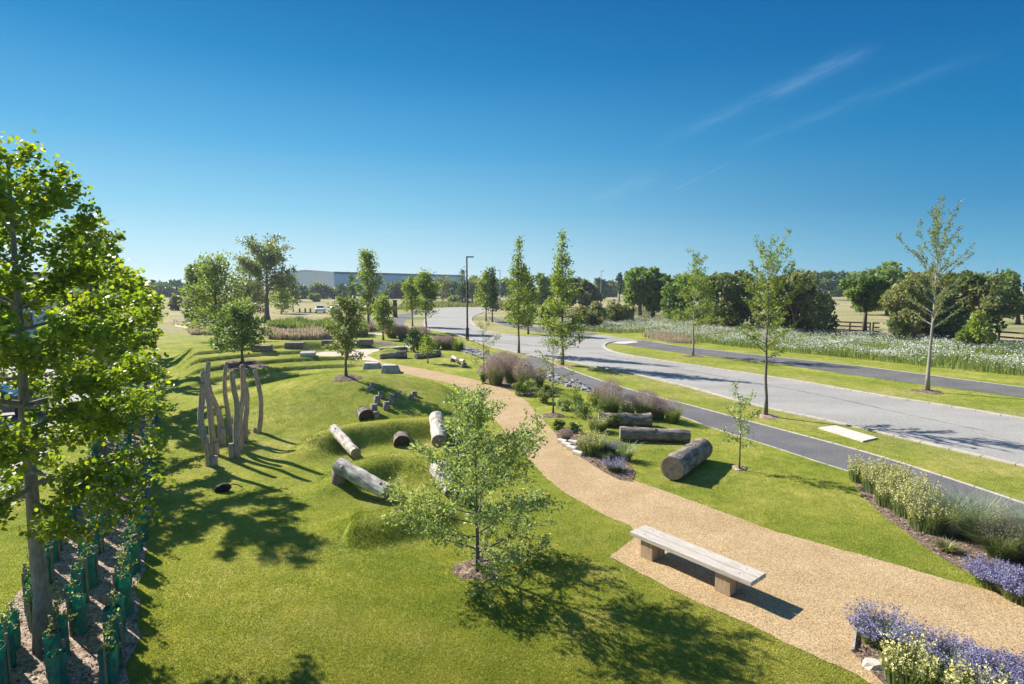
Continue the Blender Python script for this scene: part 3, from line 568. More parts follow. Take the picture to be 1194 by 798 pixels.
T('rowan_tree', 'small distant light tree standing on the dry verge behind the road bend', 516, 354, 327, 24, .3, egg, 900, .6, 'pear', 34, sig=.5, nl=18, r0=.2)
T('poplar_tree', 'dark conical tree just left of the lamp column', 539, 356, 314, 15, .1, cone, 1300, .55, 'conif', 35, sig=.35, nl=24, r0=.25)
T('cherry_tree', 'reddish tinged tree right behind the lamp column', 551, 356, 330, 18, .25, rnd, 900, .6, 'olive', 36, sig=.45, nl=18, r0=.2)
T('poplar_tree', 'first conical tree on the far verge island, right of the lamp column', 567, 375, 319, 26, .25, egg, 2100, .36, 'young', 37, sig=.28, nl=24, el=(25, 70), r0=.12)
T('poplar_tree', 'dark topped conical tree beside it on the far verge island', 574, 376, 313, 16, .25, cone, 1500, .36, 'conif', 38, sig=.26, nl=24, el=(30, 70), r0=.12)
T('hornbeam_tree', 'slim spire shaped tree on the near verge, left of the tallest one', 605, 413, 277, 40, .22, lambda t: 1.0 if t < .45 else max(.22, 1-2.1*(t-.45)), 3800, .19, 'young', 39, sig=.17, nl=40, el=(20, 72), r0=.09, sub=.4, sites=.15)
T('hornbeam_tree', 'shorter spire tree half hidden behind the slim one', 616, 390, 322, 30, .22, egg, 2400, .3, 'young', 40, sig=.24, nl=26, el=(20, 70), r0=.1)
T('hornbeam_tree', 'tallest dense spire tree in the centre on the near verge', 656, 427, 271, 56, .14, lambda t: .95 if t < .4 else max(.24, .95-1.5*(t-.4)), 5200, .18, 'young', 41, sig=.15, nl=46, el=(15, 70), r0=.1, sub=.34, sites=.12)
T('field_maple', 'young tree with pale trunk on the far verge beside the footway', 808, 416, 299, 60, .30, lambda t: 1.1-.35*t, 3200, .15, 'young', 42, bark='palebark', sig=.10, nl=24, el=(10, 68), top=.88, r0=.085, sub=.4, sites=.12)
T('oak_tree', 'sparse young tree with upswept twigs on the near verge, right of centre', 893, 486, 277, 92, .33, lambda t: .7+.45*min(1, t*2.2)-.15*t, 4300, .095, 'young', 43, sig=.05, nl=30, el=(24, 70), droop=-.08, r0=.075, sub=.4, sites=.07, bare=.2, sublen=.3, subang=35, top=.85)
T('ash_tree', 'sparse tree with long pale trunk and upswept twigs on the far verge', 1081, 457, 254, 106, .36, lambda t: .75+.4*min(1, t*2)-.1*t, 5200, .095, 'pear', 44, bark='palebark', sig=.04, nl=34, el=(26, 70), droop=-.08, r0=.10, sub=.5, sites=.07, bare=.2, sublen=.24, subang=32, top=.86)
T('apple_tree', 'tiny sparse fruit tree with a mulch spot on the lawn between logs and footway', 862, 548, 464, 54, .30, vase, 750, .085, 'apple', 45, Wd=.5, sig=.05, nl=10, el=(25, 60), r0=.03, sub=.22, sites=.07, up=.2)
T('apple_tree', 'thin open fruit tree on the grass between the two planted beds by the gravel path', 645, 484, 398, 66, .22, vase, 1150, .085, 'pear', 46, Wd=.45, sig=.06, nl=16, el=(15, 66), r0=.04, sub=.26, sites=.08, up=.2)
T('apple_tree', 'wispy fruit tree beside the stony strip, left of the slim spire tree', 565, 440, 385, 48, .12, vase, 900, .10, 'pear', 47, Wd=.45, sig=.08, nl=14, el=(10, 62), r0=.035, sub=.3, sites=.1, up=.2)
T('hawthorn_tree', 'small dark green ball headed tree behind the log pair', 483, 411, 386, 24, .18, rnd, 1700, .16, 'conif', 48, sig=.13, nl=20, r0=.06, sub=.3)
T('hawthorn_tree', 'small lime green tree behind the single dark log', 499, 424, 394, 22, .45, rnd, 900, .13, 'lime', 49, sig=.12, nl=16, r0=.05, sub=.3)
# ---- full crowned trees and shrubs
def Lp(name, label, px, py, topy, wpx, z0f, n, L, leaf, seed, dx=1.0, **kw):
    x, y = at(px, py); Ht = zat(y, topy); wd = wpx*dep(y, 3)/F; return lumpy(name, label, (x, y, 0), wd, wd*dx, Ht, Ht*z0f, n, L, leaf, seed, **kw)
BG = 'hedgerow trees beyond the fence'
Lp('oak_tree', 'large round dark tree with two trunks right of the centre, behind the white rail fence', 754, 374, 307, 70, .2, 11000, .6, 'oak', 61, ntr=2, trunk=.35, nc=34, group=BG)
Lp('hawthorn_tree', 'middle sized green tree leaning on the big round two trunk tree', 800, 378, 317, 62, .04, 5200, .55, 'oak', 62, group=BG)
Lp('hawthorn_tree', 'dark spreading hedgerow tree between the pale young tree and the sparse upswept one', 852, 384, 317, 104, .02, 10500, .45, 'dark', 63, group=BG, nc=36)
Lp('willow_tree', 'broad grey green domed tree behind the sparse upswept young tree', 926, 391, 314, 98, .02, 11500, .4, 'olive', 64, group=BG, nc=40)
Lp('oak_tree', 'far round trees poking over the domed tree at right', 962, 350, 312, 62, .05, 4200, .9, 'conif', 65, group=BG)
Lp('oak_tree', 'free standing green oak with a clear trunk in the dry paddock', 1008, 391, 318, 56, .38, 6200, .42, 'oak', 66, trunk=.24, group=BG, nc=30)
Lp('oak_tree', 'dark crown filling the gap behind the free standing oak', 1034, 368, 308, 76, .04, 6000, .6, 'oak', 67, group=BG)
Lp('hawthorn_tree', 'brownish hawthorn mass left of the tall pale trunk', 1064, 399, 314, 80, .02, 9000, .34, 'olive', 68, group=BG, nc=34)
Lp('hawthorn_tree', 'dark tangled hawthorn mass right of the tall pale trunk', 1118, 398, 311, 112, .02, 13000, .34, 'dark', 69, group=BG, nc=44)
Lp('elder_shrub', 'bright green elder shrub at the fence, right of the tall pale trunk', 1138, 410, 364, 42, .0, 3600, .24, 'young', 70, cat='shrub', trunk=.06)
Lp('oak_tree', 'green tree closing the skyline at the right edge of the picture', 1186, 378, 316, 60, .03, 6000, .5, 'oak', 71, group=BG)
Lp('ash_tree', 'dark tree rising behind the tallest spire tree, to its right', 680, 362, 317, 44, .05, 5200, .7, 'dark', 72, group=BG, nc=30)
Lp('ash_tree', 'darker distant tree seen between the two spire trees', 632, 358, 321, 28, .05, 3000, .8, 'oak', 73, group=BG)
Lp('pine_tree', 'thin pointed conifer left of the large round two trunk tree', 722, 352, 319, 11, .05, 1100, .7, 'conif', 74, group=BG, nc=14)
Lp('pine_tree', 'pair of faint pointed trees on the skyline over the wild flowers', 700, 350, 322, 16, .05, 1300, .8, 'conif', 75, group=BG, nc=14)
Lp('sallow_shrub', 'olive green bush rising out of the tall meadow right of the tallest spire tree', 690, 384, 350, 44, .0, 4200, .32, 'olive', 76, cat='shrub', trunk=.06)
Lp('sallow_shrub', 'low olive bush on the left edge of the wild flower strip', 722, 378, 350, 40, .0, 3000, .36, 'olive', 77, cat='shrub', trunk=.06)
Lp('oak_tree', 'dark green tree mass at the far left behind the broad full tree', 236, 372, 308, 48, .04, 5200, .6, 'oak', 78)
Lp('sallow_shrub', 'grey green bush at the foot of the far left trees', 226, 374, 342, 34, .0, 2600, .45, 'olive', 79, cat='shrub', trunk=.06)
Lp('hawthorn_tree', 'dark evergreen behind the tall bare trunk, left of the warehouse', 328, 352, 318, 30, .05, 2600, .8, 'dark', 80)
for i, (px, py, ty, wd, lb) in enumerate(((205,362,345,22,'grey green bush on the dry field edge at far left'),(272,366,346,20,'bush between the two broad far left trees'),(232,352,338,26,'low dark bush on the horizon behind the far left trees'),(300,352,339,30,'bush on the horizon left of the bare trunk'),(365,352,341,16,'tiny bush on the dry field in line with the cars'),(530,353,344,18,'tiny bush at the back of the road bend'),(597,362,350,26,'pale bush behind the slim spire tree'),(640,372,356,26,'bush left of the tallest spire tree trunk'))):
    Lp('field_bush', lb, px, py, ty, wd, 0, 1500, .7, ('olive','young','pear')[i % 3], 150+i, cat='shrub', trunk=.08, nc=14, group='bushes dotted over the far fields')
k = 0
for px, ty, wd, lab in ((352,335,26,'first bush below the white gable of the warehouse'),(374,331,30,'second rounder bush below the warehouse gable'),(398,332,28,'bush in front of the warehouse corner'),(456,328,30,'tall bush in front of the blue warehouse side, right of the tall upright tree'),(478,327,24,'dark bush in front of the middle of the blue warehouse side'),(500,330,30,'bush before the right part of the warehouse side'),(524,328,26,'dark bush at the right end of the warehouse')):
    Lp('field_hedge_bush', lab, px, 348.5, ty, wd, 0, 1700, 1.6, 'dark' if k % 2 else 'conif', 90+k, cat='shrub', trunk=.2, nc=18, group='bushes in front of the warehouse'); k += 1
k = 0
for px, ty, wd, lab in ((556,324,24,'right of the lamp column'),(585,322,30,'between the verge island trees and the slim spire tree'),(650,325,40,'behind the tallest spire tree'),(708,328,26,'left of the thin pointed conifer'),(738,326,30,'left of the large round tree'),(818,322,44,'over the pale young tree'),(838,318,30,'above the dark spreading tree'),(890,322,44,'between the dark spreading tree and the domed tree'),(985,322,30,'left of the free standing oak'),(760,324,40,'behind the large round tree'),(790,323,34,'right of the large round tree'),(866,321,40,'right of the dark spreading tree top'),(912,321,38,'over the left flank of the domed tree'),(1000,319,44,'over the paddock, left of the free standing oak'),(1052,317,44,'right of the free standing oak'),(1090,317,40,'behind the tall pale trunk'),(1150,319,44,'left of the telegraph pole'),(210,326,40,'at the far left above the lime leaves'),(180,328,44,'behind the third lime tree')):
    Lp('distant_tree', 'distant dark tree on the skyline '+lab, px, 346.5, ty, wd*1.25, 0, 1800, 1.9, ('dark','oak','conif')[k % 3], 110+k, trunk=.3, nc=18, group='distant skyline trees', dx=1); k += 1
# ================================================================ BUILT THINGS
# ---- bench
A, B_, Cc = np.array(at(734.2,620.2,.46)), np.array(at(876,680,.46)), np.array(at(885,665.4,.46))
ax = B_-A; Lb = np.hypot(*ax); ux = ax/Lb; uy = np.array((-ux[1], ux[0])); Wb = abs(np.dot(Cc-B_, uy)); mid = (A+B_)/2+uy*Wb/2; ang = math.atan2(ux[1], ux[0])
bt = thing('park_bench', 'long backless oak bench of pale planks on two square blocks, on the gravel', 'bench', (mid[0], mid[1], .010), ang)
for q, nm in ((-1, 'front'), (1, 'rear')):
    s_ = MB(); s_.box(0, q*(Wb/4+.004), .415, Lb, Wb/2-.014, .085, 0, .006); s_.build('seat_plank', M['oakseat'], bt)
for u_ in (-.78, .78):
    for q in (-1, 1): s_ = MB(); s_.tube([(u_*Lb/2,q*Wb/4,.456),(u_*Lb/2,q*Wb/4,.4605)], .012, 8); s_.build('bolt', M['metal'], bt)
for px, py in ((760,656), (852,696.5)):
    q = np.array(at(px, py)); u_ = np.dot(q-mid, ux)-.15; s_ = MB(); s_.box(u_, 0.0, .184, .30, Wb-.10, .368, 0, .008); s_.build('leg', M['oakleg'], bt)
    for e in (-1, 1): s_ = MB(); s_.box(u_+e*.155, 0, .2, .008, .012, .33); s_.build('bracing_strip', M['timber'], bt)
# ---- climbing poles
POL = [('leftmost tall pole with a straight top and bowed foot', [(236.4,447),(234,468),(234.5,490),(239,510),(242.5,530),(243.8,544)], .105),
 ('pole rising just behind the leftmost one', [(235.6,434.5),(238,452),(245,470),(246.5,495),(247,515),(247,531)], .10),
 ('highest pole on the left, crooked and leaning right towards its foot', [(241.6,423.6),(242.5,440),(246,458),(253.5,480),(257.5,500),(258.5,519)], .105),
 ('slim pole in the gap between the left and the right cluster', [(264,423.6),(263,440),(262.5,460),(265,483),(268.5,498),(270,511)], .085),
 ('nearest pole of the right cluster, leaning left at its top', [(270.8,433.7),(273,452),(275.5,475),(275,495),(276.5,515),(276.8,533.5)], .10),
 ('thick pole with a rounded bright top in the right cluster', [(283.6,426.3),(283.3,445),(283,462),(280,485),(280.5,505),(280.5,526)], .11),
 ('straight pole hidden half behind the thick rounded one', [(285,445),(287.3,460),(287.8,478),(287,495),(286,515)], .09),
 ('rightmost pole, bowed like a bracket and standing apart', [(297,432.3),(300.5,448),(304.8,465),(304.5,482),(302.5,495),(300.5,505)], .095)]
for i, (lb, pts, r_) in enumerate(POL):
    x0, y0, z0 = ray(*pts[-1]); loc = (x0, y0, z0); P = []
    for j, (px, py) in enumerate(pts):
        z = zat(y0, py); x = (px-597)/F*dep(y0, z); P.append((x-x0, .06*math.sin(j*1.7+i), z-z0))
    P[-1] = (0, 0, -.15); P = P[::-1]; q = []
    for j in range(len(P)-1):
        a, c = Vector(P[j]), Vector(P[j+1]); p0 = Vector(P[max(0, j-1)]); p3 = Vector(P[min(len(P)-1, j+2)])
        for k in range(5):
            t = k/5; q.append(.5*((2*a)+(c-p0)*t+(2*p0-5*a+4*c-p3)*t*t+(3*a-p0-3*c+p3)*t**3))
    q.append(Vector(P[-1])); n = len(q); m_ = MB(); m_.tube(q, [.9*r_*(1.12-.30*k/n) for k in range(n)], 12, wob=.14, seed=i*3)
    t = thing('climbing_pole', lb, 'wooden pole', loc, 0, 'curved wooden climbing poles in the lawn'); m_.build('shaft', M['post'], t, True)
    m_ = MB(); e = q[-1]; d = (q[-1]-q[-2]).normalized(); rr = r_*.73; m_.tube([e, e+d*.025, e+d*.04], [rr*1.0, rr*.85, rr*.3], 12); m_.build('sawn_top', M['cutend'], t, True)
def stump(name, lb, cat, px, pyb, pyt, wpx, mat, grp, seed=0, lean=0):
    x, y, z = ray(px, pyb); Ht = max(.12, zat(y, pyt)-z); r_ = wpx/2*dep(y, z)/F; t = thing(name, lb, cat, (x, y, z), 0, grp)
    m_ = MB(); m_.tube([(0,0,-.12),(0,0,Ht*.3),(lean,0,Ht)], [r_*1.05, r_, r_*.97], 14, wob=.16, seed=seed); m_.build('trunk_section', M[mat], t, True)
    m_ = MB(); m_.tube([(lean,0,Ht-.002),(lean,0,Ht+.006)], [r_*.93, r_*.91], 14, wob=.16, seed=seed); m_.build('sawn_top', M['palestone'] if mat == 'stone' else M['cutend'], t); return t
for lb, a in (('short stump at the foot of the leftmost pole', (250.5,544,532,7)), ('short stump behind it, between the two left poles', (252.8,531,516,6)), ('reddish stump beside the crooked leaning pole', (261,520,499.5,6)), ('stump left of the nearest right cluster pole', (270.3,535,517.5,6.5)), ('low block stump touching the rightmost bowed pole', (297.7,505,498.5,4.5))):
    stump('pole_stump', lb, 'stump', *a, 'post', 'short stumps among the climbing poles', seed=a[0])
ST = [((434.8,452,447.5,6),'farthest stump on the mound, in the shade of the pear tree'),((430.8,456.5,451.5,7),'low stump just left of the farthest one'),((444.4,465,456.6,6.5),'tall stump right of the top pair'),((439.8,471,461.6,7.2),'tall stump in front left of the shaded tall one'),((436.4,482.5,471.5,7.8),'tallest stump in the lower left of the cluster'),((438.8,487,480,7.6),'nearest stump, low, beside the round dark log tunnel'),((450.9,477.5,468.6,7.6),'stump in the middle of the cluster, front one'),((456.8,471,462.9,7.6),'stump in the middle of the cluster, behind the front one'),((464,463,457.4,7),'stump in deep shade right of the middle pair'),((483,462,456.5,6.5),'taller stump standing apart at the right'),((480,466,460.5,6.5),'lower stump touching the one that stands apart')]
for i, (a, lb) in enumerate(ST): stump('stepping_stump', lb, 'stump', *a, 'stump', 'stepping stumps on the side of the mound', seed=i)
def log(name, lb, p0, p1, r0, r1, mat='log', grp=None, hollow=False, cat='log', seed=0, cen=False, segs=26):
    p0, p1 = Vector(p0), Vector(p1); c = (p0+p1)/2; t = thing(name, lb, cat, c, 0, grp); d = (p1-p0); m_ = MB(); n = segs; pts = [p0-c+d*(k/n)+Vector((0,0,.006*math.sin(k*.5+seed))) for k in range(n+1)]
    rad = [(r0+(r1-r0)*k/n)*(1+.09*mnoise.noise(Vector((k*.28, seed*1.7, 0)))) for k in range(n+1)]
    m_.tube(pts, rad, 26, cap=False, wob=.06, seed=seed); nr = len(m_.v); dn = d.normalized(); rk = random.Random(seed)
    for _ in range(0 if hollow else 4):
        k = rk.randint(2, n-2); j = rk.randrange(26); pv = Vector(m_.v[k*26+j]); ct = pts[k]; o_ = (pv-ct).normalized()
        if o_.z > -.2: m_.tube([ct+o_*rad[k]*.7, ct+o_*(rad[k]*1.0+.012), ct+o_*(rad[k]+.03)], [rad[k]*.26, rad[k]*.2, rad[k]*.10], 9)
    mo = m_.build('bark', M[{'log': 'furlog', 'barelog': 'furbare', 'timber': 'furlog'}[mat]], t, True); at3 = mo.data.attributes.new('bark', 'FLOAT_VECTOR', 'POINT'); vv = []
    for i_, q_ in enumerate(m_.v):
        if i_ < nr: th = 2*math.pi*(i_ % 26)/26; vv += [math.cos(th)*.3+seed, math.sin(th)*.3, (i_//26)*d.length/n]
        else: vv += [q_[0]*3, q_[1]*3, q_[2]*3]
    at3.data.foreach_set('vector', np.array(vv, np.float32))
    for e, r_, s_, ip in ((pts[0], rad[0], -1, pts[1]), (pts[-1], rad[-1], 1, pts[-2])):
        m_ = MB()
        if hollow:
            n2 = 24; a = Vector((0,0,1)).cross(dn).normalized(); b_ = dn.cross(a); vs = []
            for (rr, off) in ((r_*1.0, 0), (r_*.80, .005), (r_*.78, -.10)):
                for k in range(n2): th = 2*math.pi*k/n2; vs.append(e+dn*s_*off+(a*math.cos(th)+b_*math.sin(th))*rr)
            fs = [(j*n2+k, j*n2+(k+1) % n2, (j+1)*n2+(k+1) % n2, (j+1)*n2+k) for j in range(2) for k in range(n2)]+[tuple(range(2*n2, 3*n2))]; m_.add(vs, fs); m_.build('hollow_end', M['darkwood'], t)  # shallow recess in dark colour, painted shade for the inside of the hollow
        else:
            m_.tube([e-dn*s_*.02, e+dn*s_*.004, e+dn*s_*.012], [r_*1.0, r_*.98, r_*.9], 26, wob=.06, seed=seed); m_.build('cut_end', M['cutend'], t)
    return t
def lp(px, py, z): x, y = at(px, py, z); return (x, y, z)
PG = 'logs bridging the grass ridges'
log('balance_log', 'pale barkless log slanting down the left end of the first grass ridge', lp(389.5,501,.55), lp(415,529,.36), .175, .16, 'barelog', PG, seed=1)
log('balance_log', 'thick silvery log on the left end of the second ridge, nearest of the logs', lp(395,543,.66), lp(452,574,.25), .215, .20, 'barelog', PG, seed=2)
stump('log_support', 'short stump propping the high end of the nearest thick silvery log', 'stump', 395, 563, 548, 15, 'cutend', None, 4)
log('balance_log', 'pale cracked log bridging the ridges at their right end, beside the apple tree top', lp(509,487,.72), lp(512,515,.42), .26, .24, 'barelog', PG, seed=3)
log('balance_log', 'log mostly hidden behind the leaves of the apple tree', lp(510,545,.65), lp(530,572,.4), .25, .24, 'barelog', PG, seed=5)
x, y, z = ray(427, 489); log('log_tunnel', 'round dark hollow log end at the foot of the mound, beside the nearest stump', (x+.06, y-.15, z+.10), (x-.2, y+.38, z+.12), .30, .30, 'timber', 'hollow logs half buried in the grass', True, 'log', 6)
x, y, z = ray(469, 521); log('log_tunnel', 'dark half buried hollow log end between the two grass ridges', (x+.02, y-.1, z+.10), (x-.12, y+.5, z+.12), .29, .29, 'timber', 'hollow logs half buried in the grass', True, 'log', 7)
LG = 'three logs laid on the lawn by the footway'
log('seat_log', 'far log of the three, lying level behind a planted bed', lp(698,489,.26), lp(759,490,.26), .25, .26, 'log', LG, seed=8)
log('seat_log', 'middle log of the three, half stripped of bark', lp(723,505.5,.25), lp(804,508,.25), .25, .22, 'log', LG, seed=9)
x0, y0 = at(784,546,.38); x1, y1 = at(819,523,.34); log('seat_log', 'short very thick log with its sawn face towards the gravel path', (x0,y0,.38), (x1,y1,.35), .35, .33, 'log', LG, seed=10)
BGp = 'logs and blocks set out where the paths meet'
log('seat_log', 'upper log of the pair left of the small trees', lp(443,409.5,.24), lp(474,407.5,.24), .25, .23, 'timber', BGp, seed=11)
log('seat_log', 'lower log of the pair, tapering, in front of the upper one', lp(443,416,.18), lp(474,413,.30), .18, .32, 'timber', BGp, seed=12)
log('seat_log', 'single dark log right of the pair, slightly tilted', lp(485,416,.2), lp(512,412,.26), .19, .28, 'timber', BGp, seed=13)
def block(name, lb, px0, px1, pyb, pyt, dp, mat, cat, rz=0, bev=.05, grp=None):
    x, y, z = ray((px0+px1)/2, pyb); wd = (px1-px0)*dep(y, z)/F; Ht = zat(y, pyt)-z; t = thing(name, lb, cat, (x, y+dp/2, z), rz, grp); m_ = MB(); m_.box(0, 0, Ht/2-.02, wd, dp, Ht+.04, 0, bev); m_.build('body', M[mat], t)
    m_ = MB(); m_.box(0, 0, Ht+.008, wd*.985, dp*.96, .03, 0, .008); m_.build('top', M['timber' if mat == 'timber' else 'stone'], t); return t
block('block_seat', 'grey sleeper block seat alone on the grass above the terraces', 331, 352.5, 407.5, 400.5, .9, 'timber', 'block seat', .1)
block('block_seat', 'grey block seat half hidden behind the round dark green tree', 292, 313, 410.5, 404, .9, 'timber', 'block seat', .15)
block('block_seat', 'long dark pitted wall seat, left half behind the pear tree', 374.5, 403, 403.5, 397.8, .7, 'timber', 'block seat', 0)
block('block_seat', 'right half of the long dark pitted wall seat', 405, 433.5, 403, 396.8, .7, 'timber', 'block seat', 0)
block('stone_slab', 'flat pale slab at the left end of the cream path', 346, 363, 416, 412.5, 1.6, 'palestone', 'stone slab', .3, .03)
def boulder(name, lb, px0, px1, pyb, pyt, dp, slope, mat='stone', rz=0):
    x, y, z = ray((px0+px1)/2, pyb); wd = (px1-px0)*dep(y, z)/F; Ht = zat(y, pyt)-z; t = thing(name, lb, 'boulder', (x, y+dp/2, z), rz); m_ = MB(); h2 = Ht
    P = [(-wd/2,-dp/2,-.1),(wd/2,-dp/2,-.1),(wd/2,dp/2,-.1),(-wd/2,dp/2,-.1),(-wd*.42,-dp*.30,h2),(wd*.30,-dp*.22,h2*.96),(wd*.34,dp*.34,h2*.9),(-wd*.44,dp*.36,h2)]
    m_.add(P, [(0,3,2,1),(4,5,6,7),(0,1,5,4),(1,2,6,5),(2,3,7,6),(3,0,4,7)]); o = m_.build('rock', M[mat], t)
    bv = o.modifiers.new('bevel', 'BEVEL'); bv.width = .06; bv.segments = 2
    m_ = MB(); m_.add([(-wd*.40,-dp*.28,h2+.004),(wd*.28,-dp*.20,h2*.96+.006),(wd*.31,dp*.30,h2*.9+.008),(-wd*.41,dp*.33,h2+.004),(-wd*.2,0,h2+.03),(wd*.12,.02,h2+.02)],[(0,1,5,4),(1,2,5),(2,3,4,5),(3,0,4)]); m_.build('weathered_top', M['palestone'], t); return t
boulder('boulder', 'grey wedge shaped boulder on the grass edge at the near side of the path bend', 443, 464.5, 436.5, 427, 1.1, 0)
boulder('boulder', 'low pinkish boulder left of the grey wedge shaped one', 422, 443, 431, 424.5, 1.1, 0)
# crooked plank seat on stumps
x0, y0 = at(528,416,.4); x1, y1 = at(541,421,.45); cx, cy = (x0+x1)/2, (y0+y1)/2; t = thing('plank_bench', 'crooked plank on stumps on the grass beside the stony strip', 'bench', (cx, cy, 0))
m_ = MB(); m_.tube([(x0-cx,y0-cy,.38),(-.12,.08,.36),(.15,-.05,.33),(x1-cx,y1-cy,.42)], [.13,.12,.11,.13], 4); m_.build('seat', M['oakseat'], t)
for a, c in ((x0-cx, y0-cy), (x1-cx, y1-cy)): m_ = MB(); m_.tube([(a,c,-.1),(a,c,.30)], [.2,.2], 12, wob=.1); m_.build('leg', M['timber'], t, True)
# ---- lamp column and distant masts
x, y = at(545, 397.5); Ht = zat(y, 300); t = thing('street_lamp', 'tall black lamp column with a flat arm lantern at the road bend', 'street lamp', (x, y, 0))
m_ = MB(); m_.tube([(0,0,0),(0,0,1.3),(0,0,1.32),(0,0,Ht)], [.16,.16,.095,.07], 12); m_.build('column', M['metal'], t, True); m_ = MB(); m_.box(.1, 0, .75, .1, .02, .5); m_.build('door', M['metal'], t)
hd = MB(); hd.box(.32, 0, Ht+.02, .75, .28, .11, 0, .03); hd = hd.build('lantern', M['metal'], t); g = MB(); g.box(.42, 0, Ht-.037, .4, .2, .012); g.build('lens', M['lamp'], hd)
def mast(name, lb, px, pyt, y, r_, arms=0, mat='galv', cat='street lamp', grp=None):
    Ht = zat(y, pyt); x = (px-597)/F*dep(y, Ht); t = thing(name, lb, cat, (x, y, 0), 0, grp); m_ = MB(); m_.tube([(0,0,0),(0,0,Ht)], [r_*1.3, r_*.8], 8); m_.build('column', M[mat], t)
    m_ = MB(); m_.box(arms/2 if arms else 0, 0, Ht-.1, abs(arms) or .5, .3, .14); m_.build('lantern' if cat == 'street lamp' else 'cap', M[mat], t)
mast('street_lamp', 'distant pale lamp column in front of the warehouse side', 505.5, 317, 150, .09, .9)
mast('street_lamp', 'distant grey twin column left of the slim spire tree', 583, 315, 160, .11, -.8)
mast('street_lamp', 'distant grey pole with a box top over the wild flowers left of the conifer', 701, 316, 170, .09, .8)
mast('street_lamp', 'distant thin grey pole behind the sparse upswept young tree', 878, 331, 150, .3, 0)
mast('telegraph_pole', 'far dark telegraph pole on the right skyline', 1163, 313, 190, .2, 0, 'darkwood', 'telegraph pole')
mast('radio_mast', 'very thin pale mast rising beside the telegraph pole on the right skyline', 1167, 302, 260, .12, 0, 'galv', 'mast')
# ---- totem
x, y = at(461, 370.5); t = thing('totem_sign', 'dark upright slab totem beside the bend of the side footway', 'totem sign', (x, y, 0), .2); Ht = zat(y, 350); m_ = MB(); m_.box(0, 0, Ht/2, .72, .3, Ht, 0, .02); m_.build('slab', M['darkwood'], t); m_ = MB(); m_.box(0, 0, .06, .9, .5, .12); m_.build('base', M['kerb'], t)
# ---- warehouse far away
def prism(name, pl, z0, z1, mat, parent, cap=True):
    m_ = MB(); n = len(pl); m_.add([(x, y, z0) for x, y in pl]+[(x, y, z1) for x, y in pl], [(i, (i+1) % n, n+(i+1) % n, n+i) for i in range(n)]+[tuple(range(n, 2*n))]); return m_.build(name, M[mat], parent)
M['whwhite'] = surf('pale profiled cladding', [(.60,.65,.69),(.70,.74,.78)], 1, .5, .3, .05, (2.2,2.2,.01)); M['whblue'] = surf('blue profiled cladding', [(.24,.47,.68),(.30,.54,.76)], .05, .5, 0); M['whroof'] = surf('grey metal roof', [(.40,.44,.47),(.5,.54,.57)], 1, .5, 0); M['navyband'] = surf('navy trim', [(.035,.10,.19),(.05,.13,.24)], 1, .5, 0)
wc = np.array((-93., 300.)); wr = np.array((-36., 400.)); wl = np.array((-131., 322.)); w2 = wl+(wr-wc); Zt = 12.6
t = thing('warehouse', 'huge low warehouse with a white gable and a long blue side on the skyline', 'warehouse', (wc[0], wc[1], 0)); rel = lambda p: (p[0]-wc[0], p[1]-wc[1])
def face(name, p, q, z0, z1, off, mat, par):
    p, q = np.array(rel(p)), np.array(rel(q)); d = (q-p)/np.hypot(*(q-p)); nn = np.array((d[1], -d[0]))*off; m_ = MB(); a, c = p+nn, q+nn; a2, c2 = p, q
    m_.add([(a[0],a[1],z0),(c[0],c[1],z0),(c[0],c[1],z1),(a[0],a[1],z1),(a2[0],a2[1],z0),(c2[0],c2[1],z0),(c2[0],c2[1],z1),(a2[0],a2[1],z1)], [(0,1,2,3),(3,2,6,7),(4,5,1,0),(1,5,6,2),(4,0,3,7)]); return m_.build(name, M[mat], par)
prism('shell', [rel(wc), rel(wr), rel(w2), rel(wl)], 0, Zt, 'whwhite', t)
m_ = MB(); c4 = [rel(p) for p in (wc, wr, w2, wl)]; rm1 = ((c4[0][0]+c4[3][0])/2, (c4[0][1]+c4[3][1])/2); rm2 = ((c4[1][0]+c4[2][0])/2, (c4[1][1]+c4[2][1])/2)
m_.add([(*c4[0],Zt+.02),(*c4[1],Zt+.02),(*c4[2],Zt+.02),(*c4[3],Zt+.02),(*rm1,Zt+1.3),(*rm2,Zt+1.3)], [(0,1,5,4),(4,5,2,3),(3,0,4),(1,2,5)]); m_.build('roof', M['whroof'], t)
face('side_cladding', wc, wr, 0, Zt-1.2, .3, 'whblue', t); face('fascia', wc, wr, Zt-1.2, Zt+.1, .45, 'navyband', t); face('gable_cladding', wl, wc, 3.4, Zt, .3, 'whwhite', t); face('loading_bays', wl, wc, 1.0, 3.2, .2, 'navyband', t)
for k in range(7): a = wl+(wc-wl)*(k+.5)/7.3; face('dock_door', a, a+(wc-wl)*.045, 0, 2.8, .35, 'white', t)
for k in range(5): a = wc+(wr-wc)*(.03+.035*k); face('facade_letter_panel', a, a+(wr-wc)*.02, Zt-.95, Zt-.15, .55, 'navyband', t)
# ---- offices beyond the paving at far left
ox, oy = -60., 57.; t = thing('office_building', 'pale grey two storey office block glimpsed through the lime leaves at far left', 'office building', (ox, oy, 0), R(14))
m_ = MB(); m_.box(0, 5, 3.3, 22, 10, 6.6); m_.build('wall', M['whwhite'], t); m_ = MB(); m_.box(0, 5, 6.75, 22.6, 10.6, .3); m_.build('roof', M['metal'], t)
for r_ in (0, 1):
    for k in range(8):
        wn = MB(); wn.box(-9.6+k*2.7, -.03, 1.8+3.1*r_, 1.9, .1, 1.7); wn = wn.build('window', M['metal'], t); g = MB(); g.box(-9.6+k*2.7, -.06, 1.8+3.1*r_, 1.7, .1, 1.5); g.build('pane', M['glass'], wn)
